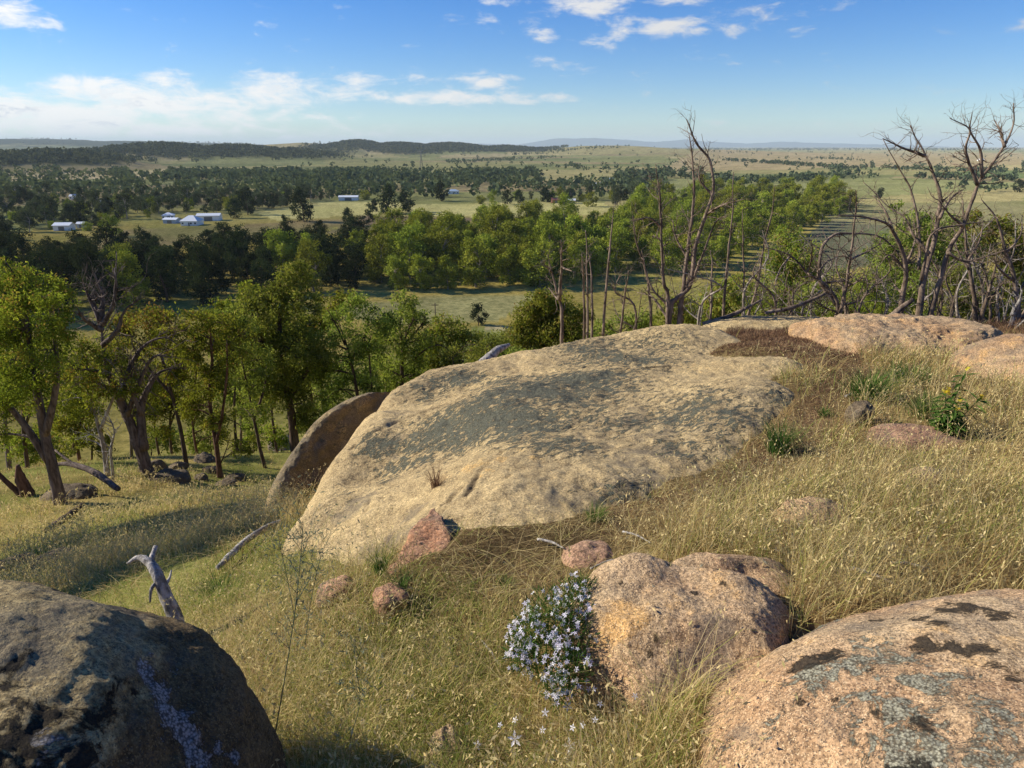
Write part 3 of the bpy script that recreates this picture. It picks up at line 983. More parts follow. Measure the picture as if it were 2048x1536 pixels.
def mk_near(V, pk):
    o = M_marks(3, .05, .0, .25, .1, 2.2)(V)
    o['lichen'] = spots(V, [(pk(u, v), r, q) for u, v, r, q in [(1650, 1345, .09, .8), (1700, 1335, .09, .75), (1600, 1350, .06, .6), (1840, 1370, .10, .75), (1890, 1350, .08, .6), (1790, 1420, .10, .8), (1830, 1430, .08, .7), (1690, 1390, .07, .6), (1740, 1390, .06, .6), (1540, 1450, .05, .65), (1620, 1430, .05, .5), (1800, 1500, .12, .8), (1860, 1490, .10, .75), (1960, 1490, .09, .65), (2020, 1450, .1, .6), (1650, 1250, .10, .6), (1720, 1290, .10, .6), (1580, 1270, .07, .55), (1780, 1320, .10, .55), (1950, 1400, .08, .5), (1450, 1500, .05, .5), (1700, 1480, .05, .5), (1560, 1330, .05, .5)]]) * .85 + 0.35 * fbm(V * 10, 5, .75)
    o['moss'] = spots(V, [(pk(u, v), r, q) for u, v, r, q in [(1615, 1325, .06, .85), (1650, 1315, .06, .7), (1730, 1345, .05, .6), (1850, 1290, .08, .75), (1900, 1300, .08, .7), (1960, 1310, .09, .75), (1870, 1270, .06, .6), (1740, 1190, .08, .75), (1820, 1200, .09, .7), (1900, 1215, .10, .75), (1830, 1240, .06, .7), (1890, 1250, .07, .7), (1980, 1225, .08, .65), (1760, 1240, .05, .6), (1850, 1440, .05, .6), (1760, 1430, .04, .6), (1780, 1510, .06, .6), (1600, 1400, .025, .7), (1670, 1400, .02, .6), (2010, 1330, .09, .7), (1680, 1300, .04, .5), (1700, 1215, .05, .6), (1650, 1215, .04, .6), (1840, 1530, .06, .7), (1900, 1390, .05, .5)]]) * .95 + 0.36 * fbm(V * 11, 5, .75)
    return o


boulder('boulder', 'broad pinkish boulder spotted with dark moss and pale lichen, largest of the near boulders', M_PINK, (1.49, 1.11, -1.79), (1.06, 0.98, .61), mk_near, 'boulder', rot=0.1, pw=2.25, rough=.07, seed=4.0, n=170)


def mk_mid(V, pk):
    o = M_marks(7, .05, -.1, .22, .05, 3.0)(V)
    o['rust_tan'] = o['rust_tan'] + spots(V, [(pk(1235, 1250), .13, .5), (pk(1200, 1350), .10, .3)])
    o['moss'] = spots(V, [(pk(u, v), r, q) for u, v, r, q in [(1310, 1280, .03, .75), (1300, 1310, .03, .8), (1445, 1165, .035, .8), (1390, 1185, .025, .7), (1480, 1120, .04, .6), (1250, 1165, .04, .55), (1340, 1130, .03, .6), (1210, 1250, .03, .4), (1350, 1400, .05, .5)]])
    o['stain'] = spots(V, [(pk(1380, 1350), .12, .9), (pk(1420, 1250), .10, .7), (pk(1350, 1450), .12, .8)])
    return o


boulder('boulder', 'squat orange and yellow boulder beside the lilac flowering bush', M_PINK, (0.62, 2.02, -2.00), (0.42, 0.37, 0.50), mk_mid, 'boulder', rot=-0.35, pw=4.2, rough=.10, seed=1.7, n=140, tilt=(0.08, -0.02), cuts=[((-.5, -.6, .62), 1.06), ((.1, -.45, .9), 1.02)])
boulder('boulder', 'smaller tan hump joined behind the squat orange boulder, half sunk in grass', M_PINK, (0.88, 2.30, -2.03), (0.37, 0.27, 0.43), M_marks(2, .15, -.05, .1, .2, 3.0), 'boulder', rot=0.2, pw=3.2, rough=.10, seed=8.7, n=80)


def mk_left(V, pk):
    o = M_marks(11, -.05, .2, .25, .3, 2.0)(V)
    o['rust_tan'] = .75 * sstep(-1.30, -1.12, V[:, 2] + .10 * fbm(V * 4, 4, .7)) + .15 * fbm(V * 3, 3)  # tan tone, stronger towards the top of the boulder
    o['lichen'] = spots(V, [(pk(u, v), r, q) for u, v, r, q in [(290, 1340, .035, .8), (320, 1385, .045, .95), (345, 1430, .05, .95), (375, 1475, .05, .95), (400, 1520, .05, .9), (430, 1500, .03, .6), (470, 1515, .04, .7), (300, 1310, .03, .6), (350, 1340, .03, .4), (90, 1480, .05, .6)]]) + 0.10 * fbm(V * 5, 2)
    o['moss'] = spots(V, [(pk(u, v), r, q) for u, v, r, q in [(80, 1400, .14, .85), (150, 1440, .14, .85), (235, 1330, .06, .85), (250, 1370, .06, .8), (20, 1500, .2, .9), (60, 1300, .12, .6), (180, 1350, .09, .6), (150, 1510, .12, .8), (200, 1250, .05, .6), (220, 1200, .03, .6), (20, 1350, .12, .7)]]) * .62 + 0.55 * fbm(V * 6, 5, .75)
    return o


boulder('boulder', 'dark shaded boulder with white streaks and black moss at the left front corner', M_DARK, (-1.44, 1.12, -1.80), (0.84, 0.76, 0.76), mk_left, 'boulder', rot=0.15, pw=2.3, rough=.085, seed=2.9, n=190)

boulder('boulder', 'long low tan outcrop with a broken dark front edge behind the fresh green tussocks', M_PINK, (5.15, 8.75, -2.72), (1.3, .85, .54), M_marks(21, .05, .1, .35, .2, 1.2), 'boulder', rot=-0.05, pw=4.0, rough=.20, seed=6.1, n=130)
boulder('boulder', 'rounded orange boulder beside the yellow flowering weed', M_PINK, (5.55, 6.75, -2.55), (.85, .75, .66), M_marks(25, .12, .08, .42, .2, 1.6), 'boulder', rot=0.3, pw=2.5, rough=.11, seed=9.4, n=100)
boulder('boulder', 'flat tan ledge among brown tufts behind the crest of the dome', M_DOME, tuple(P(1580, 668, 11.6)), (1.5, .6, .28), M_marks(27, .1, .1, .2, .2, 1.2), 'boulder', rot=0.0, pw=2.6, rough=.1, seed=3.3, n=60)


def hull_rock(name, label, mat, front, depth, marks, n=5, rough=.02, seed=0.0, group=None):
    """a broken block from the outline of its face: front points and the same points pushed back"""
    import bmesh
    bm = bmesh.new()
    fr = [Vector(p) for p in front]
    bk = [p + Vector(depth) for p in fr]
    for p in fr + bk:
        bm.verts.new(p)
    bmesh.ops.convex_hull(bm, input=bm.verts)
    bmesh.ops.triangulate(bm, faces=bm.faces)
    bmesh.ops.subdivide_edges(bm, edges=bm.edges, cuts=14, use_grid_fill=True)
    for _ in range(2):
        bmesh.ops.smooth_vert(bm, verts=bm.verts, factor=0.5, use_axis_x=True, use_axis_y=True, use_axis_z=True)
    bmesh.ops.triangulate(bm, faces=bm.faces)
    bm.verts.ensure_lookup_table()
    bm.normal_update()
    V = np.array([v.co for v in bm.verts])
    N = np.array([v.normal for v in bm.verts])
    F = np.array([[q.index for q in f.verts] for f in bm.faces])
    bm.free()
    V = V + N * (rough * fbm(V * 9 + seed, 4, 0.6))[:, None]
    return finish_rock(name, V, F, mat, label, marks, 'rock', group)


hull_rock('rock', 'pointed red brown wedge of rock leaning on the foot of the dome', M_BRICK, [P(868, 1012, 3.42), P(842, 1030, 3.35), P(812, 1075, 3.2), P(775, 1138, 3.02), P(800, 1165, 2.93), P(850, 1150, 2.95), P(895, 1125, 3.02), P(906, 1075, 3.15), P(886, 1035, 3.3)], (0.02, .06, -.34), M_marks(31, .02, -.1, .35, .05, 4.0), rough=.045)
boulder('rock', 'small reddish block just below the pointed wedge of rock', M_BRICK, P(780, 1200, 2.70), (.075, .08, .06), M_marks(33, 0, -.1, .2, .1, 4.0), rot=.5, pw=3.2, rough=.14, seed=4.0, n=40)
boulder('rock', 'small pink stone low in the grass between the wedge and the tall thin weed', M_BRICK, (hit(670, 1205) + [0, .05, 0.0]), (.10, .09, .09), M_marks(35, .05, -.1, .2, .1, 4.0), rot=0.4, rough=.12, seed=5.5, n=36)
boulder('rock', 'pinkish domed stone half buried in straw above the flowering bush', M_BRICK, (hit(1185, 1125) + [0, .08, -.085]), (.15, .13, .12), M_marks(37, .08, -.1, .1, .15, 4.0), rot=0.2, rough=.12, seed=6.5, n=44)
boulder('rock', 'tan stone sunk in tall dry grass uphill of the squat orange boulder', M_PINK, (hit(1640, 1050) + [0, .08, -.05]), (.20, .14, .13), M_marks(39, .05, .05, .1, .2, 4.0), rot=0.1, rough=.14, seed=7.5, n=44)
boulder('rock', 'flat pink rock slab showing through the grass below the yellow flowering weed', M_BRICK, (hit(1850, 890) + [0, .1, -.03]), (.34, .22, .10), M_marks(41, .1, .1, .1, .2, 3.0), rot=-0.1, rough=.12, seed=8.5, n=50)
boulder('rock', 'small grey upright stone in dry grass between dome and green tussock', M_GREY, (hit(1725, 850) + [0, .05, .03]), (.10, .09, .13), M_marks(43, .1, .1, .0, .2, 4.0), rot=0.5, rough=.15, seed=9.5, n=36)
boulder('rock', 'pale stone barely showing in straw on the open grass bank', M_PINK, (hit(1865, 965) + [0, .08, -.02]), (.14, .10, .06), M_marks(45, .05, -.05, .1, .2, 4.0), rot=0.5, rough=.12, seed=3.5, n=36)
boulder('rock', 'knobbly tan stone poking up beside the lowest star flowers', M_PINK, (hit(893, 1535) + [0, .04, -.0]), (.055, .07, .10), M_marks(47, .15, .05, .1, .2, 6.0), rot=0.3, rough=.2, seed=2.5, n=40)
hull_rock('rock', 'flat orange flake lying loose on the lichen of the dome', M_BRICK, [P(1302, 812, 5.72), P(1312, 805, 5.78), P(1328, 807, 5.75), P(1322, 815, 5.68), P(1306, 816, 5.66)], (0, .03, -.04), M_marks(49, -.2, -.2, .5, 0, 6.0), rough=.004)
# stones at the feet of the trees down the slope: u, v of the base, half width in px, aspect
STONES = [(330, 965, 34, .45, 'long low brown stone in front of the leaning dead tree'), (298, 945, 24, .8, 'round dark stone behind the foot of the leaning dead tree'),
          (350, 940, 18, .6, 'small grey stone between the dead tree and the slim pair of trunks'), (398, 960, 15, .6, 'flat stone left of the slim reddish trunk'), (418, 945, 16, .6, 'grey stone just behind the slim reddish trunk'),
          (468, 962, 17, .7, 'dark angular stone right of the slim reddish trunk'), (445, 972, 20, .35, 'flat stone sunk in front of the slim reddish trunk'), (560, 900, 34, .6, 'long dark ledge behind the slab at the tree line'),
          (405, 925, 22, .6, 'dark stone behind the twin slim trunks'), (120, 1000, 40, .4, 'brown stone against the foot of the largest left tree'), (20, 1140, 30, .5, 'reddish earth covered stone above the dark shaded boulder'), (85, 1140, 40, .3, 'low reddish stone just over the dark shaded boulder')]
for k, (u, v, hw, asp, lb) in enumerate(STONES):
    q = hit(u, v)
    s = hw * np.linalg.norm(q) / FPX
    boulder('stone', lb, M_GREY, q + [0, s * .5, -s * asp * .3], (s, s * .75, s * asp * 1.1), M_marks(51 + k, .1, .12, .0, .3, 1.6), 'stone', 'stones under the slope trees', rot=k * .7, rough=.16, seed=k * 2.1, n=26)

# ---------------------------------------------------------------- foliage and bark
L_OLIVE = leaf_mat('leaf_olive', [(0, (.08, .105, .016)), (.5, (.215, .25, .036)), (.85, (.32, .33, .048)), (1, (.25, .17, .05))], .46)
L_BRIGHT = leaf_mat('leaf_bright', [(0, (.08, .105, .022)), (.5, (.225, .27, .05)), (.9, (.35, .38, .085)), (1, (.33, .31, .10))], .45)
L_YELLOW = leaf_mat('leaf_yellow', [(0, (.12, .15, .022)), (.5, (.25, .295, .048)), (.85, (.37, .37, .075)), (1, (.34, .25, .08))], .42)
L_RIVER = leaf_mat('leaf_river', [(0, (.10, .12, .015)), (.5, (.27, .30, .034)), (1, (.46, .45, .07))], .14)
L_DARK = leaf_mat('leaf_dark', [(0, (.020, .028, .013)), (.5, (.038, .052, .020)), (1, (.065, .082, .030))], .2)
L_HILL = leaf_mat('leaf_hill', [(0, (.045, .053, .03)), (.5, (.10, .112, .06)), (1, (.165, .172, .09))], .15)
L_GREY = leaf_mat('leaf_grey', [(0, (.045, .058, .028)), (.5, (.085, .102, .05)), (1, (.13, .15, .075))], .22)
B_DARK = bark_mat('bark_dark', (.055, .036, .026), (.13, .088, .062))
B_RED = bark_mat('bark_red', (.075, .04, .028), (.17, .095, .065))
B_PALE = bark_mat('bark_pale', (.20, .16, .13), (.42, .36, .30))
B_DEAD = bark_mat('bark_dead', (.10, .070, .050), (.29, .215, .16))
B_OLD = bark_mat('bark_old', (.075, .055, .046), (.19, .145, .125))
B_GREY = bark_mat('wood_grey', (.13, .115, .10), (.50, .45, .40), 34.0)


def leaves(buf, c, n, spread, L, W, tip=0.0, drop=0.5, val=None):
    """n diamond leaves round the points c (k x 3)"""
    c = np.atleast_2d(c)
    idx = rng.integers(0, len(c), n)
    p = c[idx] + rng.normal(size=(n, 3)) * np.asarray(spread)
    d = rng.normal(size=(n, 3))
    d[:, 2] -= drop
    d /= np.linalg.norm(d, axis=1)[:, None]
    s = np.cross(d, rng.normal(size=(n, 3)))
    s /= np.linalg.norm(s, axis=1)[:, None] + 1e-9
    ll = L * rng.uniform(.6, 1.3, n)[:, None]
    ww = W * rng.uniform(.7, 1.3, n)[:, None]
    q = np.stack([p, p + d * ll * .5 + s * ww * .5, p + d * ll, p + d * ll * .5 - s * ww * .5], 1)
    v = rng.beta(2.2, 2.2, n) * .85 if val is None else val[idx] + rng.normal(size=n) * .12
    if tip:
        v = np.where(rng.random(n) < tip, 1.0, v)
    buf.quads(q, np.clip(v, 0, 1))


def clump_points(c, r, k, flat=.8):
    d = rng.normal(size=(k, 3))
    d /= np.linalg.norm(d, axis=1)[:, None]
    return np.asarray(c) + d * (r * rng.uniform(.25, 1.0, k) ** .55)[:, None] * np.array([1, 1, flat])


def limb(buf, a, b, r0, r1, sides=5, sag=.12, n=5, wob=.05):
    a, b = np.asarray(a, float), np.asarray(b, float)
    L = np.linalg.norm(b - a)
    m = (a + b) / 2 + np.array([0, 0, sag * L]) + rng.normal(size=3) * wob * L
    pts = smooth_line([a, m, b], n)
    buf.tube(pts, np.linspace(r0, r1, len(pts)), sides)
    return pts


# ---------------------------------------------------------------- trees traced near the camera
def traced_tree(name, label, trunks, blobs, Y, leafm, barkm, wid=14, tip=.06, dens=1.0, leaf=(6.8, 2.5), group='living trees on the slope', dead=(), jit=.8, base=None, twigs=None, cat='tree'):
    """trunks: lists of pixels from the base up; blobs: (u, v, radius px) of foliage; Y metres away"""
    if base is not None:
        b0 = hit(*base)
        Y = b0[1]
    foot = P(*trunks[0][0], Y) if trunks else P(blobs[0][0], blobs[0][1], Y)
    gzz = gz(foot[0], foot[1])
    root = thing(name, label, cat, (foot[0], foot[1], gzz), group)
    off = np.array([foot[0], foot[1], gzz])
    px = Y * 1.07 / FPX
    tb = Buf()
    lines = []
    for k, tr in enumerate(trunks):
        dy = 0 if k == 0 else rng.normal() * .5 * jit
        pts = [P(u, v, Y + dy * i / max(1, len(tr) - 1)) for i, (u, v) in enumerate(tr)]
        if k == 0 and pts[0][2] > gzz:
            pts = [np.array([pts[0][0], pts[0][1], gzz - .3])] + pts
        elif k == 0:
            pts[0] = pts[0] - np.array([0, 0, .25])
        sl = smooth_line(pts, 5)
        sl = sl + .012 * Y * .25 * np.stack([pnoise(sl * 1.1 + k), pnoise(sl * 1.1 + 9 + k), 0 * sl[:, 0]], 1) * np.linspace(0, 1, len(sl))[:, None]
        w0 = wid * px * (.82 if k == 0 else .55)
        rad = w0 * .5 * (1 - .72 * np.linspace(0, 1, len(sl)) ** .9)
        if k == 0:
            rad[:3] *= np.array([1.35, 1.15, 1.05])
        tb.tube(sl, rad, 9, wob=.05)
        lines.append((sl, rad))
    allp = np.vstack([l for l, _ in lines]) if lines else off[None]
    allr = np.concatenate([r for _, r in lines]) if lines else np.array([.03])
    lb = Buf()
    tw = tb
    blobs = list(blobs) + [(u + rng.normal() * r * .75, v + rng.normal() * r * .75, r * rng.uniform(.4, .65)) for (u, v, r) in blobs if rng.random() < .7]
    for (u, v, r) in blobs:
        rm = r * px
        c = P(u, v, Y + rng.normal() * .45 * jit)
        # a limb out to the middle of each mass of leaves
        dist = np.linalg.norm(allp - c, axis=1) + np.maximum(0, allp[:, 2] - c[2]) * 1.2
        k = int(np.argmin(dist))
        lp = limb(tw, allp[k], c, min(allr[k] * .6, .02 + rm * .05), .008, 5)
        sub = clump_points(c, rm, int(10 + 11 * dens), .85)
        for s_ in sub[::2]:
            q = lp[rng.integers(len(lp) // 2, len(lp))]
            limb(tw, q, s_, .009, .004, 3, .05, 2)
        n = int(dens * .90 * r * r)
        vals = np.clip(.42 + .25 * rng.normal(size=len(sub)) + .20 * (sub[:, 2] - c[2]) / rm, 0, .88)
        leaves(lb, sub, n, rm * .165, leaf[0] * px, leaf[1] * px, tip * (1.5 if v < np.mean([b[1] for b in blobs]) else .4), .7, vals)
    for dl in dead:                     # bare limbs
        pts = smooth_line([P(u, v, Y + .15 * rng.normal()) for u, v in dl], 4)
        tw.tube(pts, np.linspace(.035, .008, len(pts)) * (Y / 20), 5)
        for q in pts[2::2]:
            limb(tw, q, q + rng.normal(size=3) * .35 + np.array([0, 0, .1]), .010, .004, 3, .05, 2)
    if trunks:
        tb.build('trunk', barkm, root, off=off)
    if lb.n:
        lb.build('crown', leafm, root, smooth=False, off=off)
    return root


OLD_GUM = traced_tree('gum_tree', 'large olive gum tree with forked reddish trunk and rusty tips, leftmost on the slope', [[(122, 1008), (104, 930), (88, 860), (72, 770), (60, 690), (50, 620)], [(100, 925), (45, 845), (0, 795), (-60, 740)], [(90, 870), (110, 790), (115, 720), (105, 650)]],
            [(30, 592, 52), (75, 578, 46), (112, 618, 36), (0, 640, 60), (60, 650, 58), (20, 720, 60), (95, 700, 48), (0, 800, 50), (48, 775, 48), (130, 655, 26), (-60, 700, 70), (-70, 800, 60), (-40, 610, 60), (75, 740, 44), (-20, 870, 40), (30, 550, 30)],
            14, L_OLIVE, B_OLD, 31, .07, .8, base=(122, 1006))
traced_tree('gum_tree', 'thin olive gum with a crooked slim trunk and reddish top behind the leaning dead tree', [[(374, 932), (356, 835), (336, 760), (316, 690), (300, 650)], [(345, 790), (300, 740), (265, 690)]],
            [(250, 650, 34), (295, 640, 38), (338, 648, 34), (290, 690, 36), (235, 690, 28), (325, 690, 30), (345, 745, 26), (200, 720, 30)], 22, L_OLIVE, B_DARK, 13, .22, .8, base=(374, 934))
traced_tree('gum_tree', 'pale trunked gum standing between the largest left tree and the leaning dead tree', [[(214, 952), (205, 880), (190, 830), (172, 775)], [(200, 860), (225, 800), (240, 760)]],
            [(150, 750, 42), (195, 775, 36), (125, 800, 36), (175, 825, 30), (245, 770, 32), (150, 695, 34), (215, 720, 28)], 18, L_OLIVE, B_PALE, 14, .08, .75, base=(214, 952))
traced_tree('gum_tree', 'slender mid green gum with a straight reddish trunk among grey stones', [[(440, 955), (431, 880), (420, 800), (424, 720), (420, 650)], [(432, 890), (446, 820), (455, 740), (452, 680)]],
            [(398, 640, 34), (430, 675, 40), (390, 700, 36), (442, 735, 38), (410, 775, 36), (380, 815, 26), (445, 830, 26), (452, 650, 30), (370, 660, 26), (415, 850, 22), (470, 700, 30)], 19, L_OLIVE, B_RED, 14, .05, .85, base=(440, 955))
traced_tree('gum_tree', 'slim light green gum leaning left beside the big bright gum', [[(530, 936), (514, 870), (500, 790), (482, 715)], [(508, 840), (528, 780), (535, 730)]],
            [(490, 760, 36), (522, 720, 36), (470, 695, 36), (500, 820, 24), (455, 640, 30), (480, 650, 34)], 21, L_BRIGHT, B_DARK, 12, .03, .7, base=(530, 936))
traced_tree('gum_tree', 'tall bright green gum with a dense crown just left of the granite slab', [[(592, 905), (582, 830), (568, 740), (560, 650), (572, 585)], [(575, 800), (615, 740), (630, 690)], [(570, 760), (530, 700), (515, 620)]],
            [(592, 553, 30), (560, 570, 28), (520, 592, 36), (560, 602, 42), (498, 630, 40), (600, 600, 30), (550, 660, 54), (500, 690, 44), (598, 685, 44), (560, 738, 52), (522, 770, 44), (608, 758, 44), (580, 808, 42), (618, 830, 28), (485, 735, 30), (638, 715, 32), (600, 540, 22)],
            23, L_BRIGHT, B_DARK, 24, .06, 1.1, base=(592, 905))
traced_tree('gum_tree', 'airy gum with a slim brown trunk and bare grey limbs behind the slab', [[(716, 800), (706, 740), (696, 700), (682, 660)], [(703, 720), (730, 670), (740, 625)]],
            [(676, 640, 32), (718, 618, 34), (758, 640, 36), (650, 680, 32), (700, 690, 42), (748, 700, 40), (645, 740, 36), (690, 755, 36), (740, 770, 24), (780, 650, 26), (660, 790, 26)], 26, L_BRIGHT, B_DARK, 11, .05, .75,
            dead=[[(745, 792), (738, 700), (745, 660)], [(696, 700), (660, 686), (622, 690)], [(738, 690), (715, 668), (700, 690)], [(690, 690), (672, 650), (655, 620)]])
traced_tree('gum_tree', 'twin stemmed bright gum with one high tuft and a white arching limb behind the slab', [[(804, 778), (808, 690), (820, 650), (830, 630)], [(808, 700), (800, 650), (812, 600)]],
            [(815, 598, 25), (800, 640, 34), (838, 640, 26), (790, 690, 38), (820, 718, 36), (778, 740, 32), (845, 680, 30), (835, 750, 26)], 28, L_BRIGHT, B_DARK, 12, .04, .85,
            dead=[[(826, 720), (850, 700), (876, 690), (900, 700), (905, 708)], [(808, 690), (850, 640), (835, 630)], [(818, 755), (832, 748), (855, 755), (858, 762)]])
traced_tree('gum_tree', 'rounded yellow green sapling left of the grey stub on the dome', [[(870, 800), (872, 740), (870, 690)]],
            [(858, 680, 34), (900, 665, 34), (882, 712, 40), (922, 690, 30), (850, 730, 32), (905, 740, 36), (940, 684, 24), (880, 650, 26)], 34, L_YELLOW, B_DARK, 8, .05, 1.1)
traced_tree('gum_tree', 'low fresh green bush tops directly behind the grey stub', [[(975, 760), (976, 720), (978, 690)]],
            [(990, 702, 34), (955, 735, 28), (1005, 690, 28), (975, 690, 24), (940, 750, 24), (1020, 710, 26)], 19, L_BRIGHT, B_DARK, 7, .02, 1.0)
traced_tree('gum_tree', 'broad rounded yellow green gum rising behind the crest of the dome', [[(1092, 740), (1090, 690), (1095, 640)], [(1090, 690), (1130, 650), (1140, 620)]],
            [(1060, 640, 40), (1105, 612, 36), (1080, 660, 44), (1130, 640, 40), (1030, 680, 34), (1100, 690, 44), (1150, 660, 34), (1160, 694, 34), (1050, 700, 36), (1090, 598, 24), (1068, 612, 26)], 30, L_YELLOW, B_DARK, 11, .03, 1.5)
traced_tree('gum_tree', 'low bright bush behind the slim dead poles', [[(1240, 720), (1240, 670)]],
            [(1205, 660, 28), (1250, 655, 32), (1285, 640, 26), (1225, 685, 30), (1270, 670, 28), (1300, 655, 22), (1190, 685, 24)], 21, L_BRIGHT, B_DARK, 7, .03, 1.0)
traced_tree('gum_tree', 'bushy green gum with rusty tips between the two nearest dead trees', [[(1450, 720), (1450, 640), (1445, 590)]],
            [(1420, 600, 34), (1468, 588, 34), (1440, 635, 38), (1500, 620, 34), (1392, 640, 32), (1480, 650, 32), (1420, 660, 28), (1530, 640, 26), (1445, 572, 22)], 22, L_YELLOW, B_DARK, 8, .2, 1.0)
traced_tree('gum_tree', 'tall yellowish gum left of the dark field, seen through dead branches', [[(1580, 700), (1580, 600), (1578, 500)]],
            [(1575, 478, 30), (1556, 515, 36), (1600, 506, 38), (1592, 556, 40), (1545, 570, 36), (1632, 560, 32), (1580, 605, 36), (1635, 612, 34), (1530, 615, 30), (1600, 640, 30), (1555, 640, 30)], 28, L_YELLOW, B_DARK, 10, .12, 1.0)
traced_tree('gum_tree', 'low rusty green gum under the tangled dead tree', [[(1705, 720), (1705, 640)]],
            [(1690, 600, 32), (1730, 620, 32), (1665, 635, 28), (1760, 640, 28), (1700, 640, 32), (1720, 580, 24), (1790, 650, 24)], 22, L_OLIVE, B_DARK, 9, .2, .9)
traced_tree('gum_tree', 'large leafy gum filling the background behind the tallest dead tree', [[(1840, 720), (1840, 620), (1845, 520)], [(1842, 620), (1800, 560), (1785, 510)]],
            [(1800, 480, 36), (1840, 462, 36), (1880, 455, 32), (1790, 525, 46), (1850, 520, 46), (1905, 500, 44), (1800, 585, 46), (1862, 590, 48), (1760, 560, 36), (1900, 565, 44), (1820, 640, 36), (1880, 640, 36), (1770, 610, 34), (1760, 500, 26), (1825, 440, 22)], 25, L_BRIGHT, B_DARK, 12, .12, 1.0)
traced_tree('gum_tree', 'leafy gum with an orange tinged top at the right edge behind dead stems', [[(1975, 720), (1970, 620), (1968, 520)], [(1970, 610), (2010, 560), (2030, 500)]],
            [(1960, 468, 38), (2000, 462, 34), (1940, 500, 36), (1980, 525, 50), (2040, 515, 44), (1945, 575, 46), (2010, 590, 50), (2060, 580, 46), (1960, 640, 40), (2030, 645, 40), (2080, 500, 50), (1925, 445, 24)], 26, L_OLIVE, B_DARK, 12, .22, 1.05)
traced_tree('gum_tree', 'olive gum crown behind the big bright gum, seen on its upper left', [[(470, 860), (470, 760), (466, 660)]],
            [(470, 620, 30), (500, 590, 26), (450, 660, 34), (490, 640, 30), (430, 620, 26)], 30, L_OLIVE, B_DARK, 9, .03, .9)
traced_tree('gum_tree', 'small dark sapling at the foot of the twin slim trunks', [[(436, 945), (452, 900), (462, 870)]],
            [(470, 890, 22), (490, 905, 20), (450, 870, 20), (500, 885, 16)], 20, L_OLIVE, B_DARK, 5, .0, .45)


# copies added out of view at left so that shade falls across the grass
for x_, y_, r_, s_, lb_ in ((-8.6, 6.5, 1.1, 1.05, 'broad olive gum shading the grass from just outside the view'), (-10.2, 9.6, 2.6, 1.05, 'second olive gum outside the view, downhill of the first')):
    dup(OLD_GUM, (x_, y_, gz(x_, y_)), r_, s_, lb_)

GROVE = [((60, 985), 640, 12, 'slim olive gum leaning right behind the largest left tree'), ((168, 960), 700, 10, 'thin gum with a narrow crown between the two largest left trees'), ((262, 940), 690, 9, 'thin gum close behind the leaning old dead tree'),
         ((345, 925), 720, 9, 'slim gum just right of the leaning old dead tree'), ((398, 935), 690, 9, 'thin trunked gum left of the slender reddish gum'), ((482, 925), 660, 9, 'thin pale green gum between the slender reddish gum and the slim leaning one'),
         ((556, 915), 640, 9, 'slim gum just left of the big bright gum'), ((632, 860), 640, 9, 'slim bright gum beside the top of the slab'), ((20, 960), 560, 12, 'olive gum filling the far left edge behind the largest tree')]
for k, ((u_, v_), vt, wd, lb_) in enumerate(GROVE):
    hh = v_ - vt
    l1 = [(u_, v_), (u_ - 8 + rng.normal() * 6, v_ - hh * .35), (u_ - 14 + rng.normal() * 10, v_ - hh * .7), (u_ - 18 + rng.normal() * 12, vt)]
    bl = [(u_ - 16 + rng.normal() * 26, vt + hh * f, 24 + 12 * rng.random()) for f in (0, .08, .16, .22, .3, .38, .46, .54)] + [(u_ + rng.normal() * 30, v_ - hh * .3, 20)]
    traced_tree('gum_tree', lb_, [l1, [l1[1], (u_ + 12, v_ - hh * .6), (u_ + 20, v_ - hh * .85)]], bl, 22 + 2.2 * k, [L_OLIVE, L_BRIGHT, L_BRIGHT][k % 3], [B_DARK, B_RED, B_OLD][k % 3], wd, .06, .75)
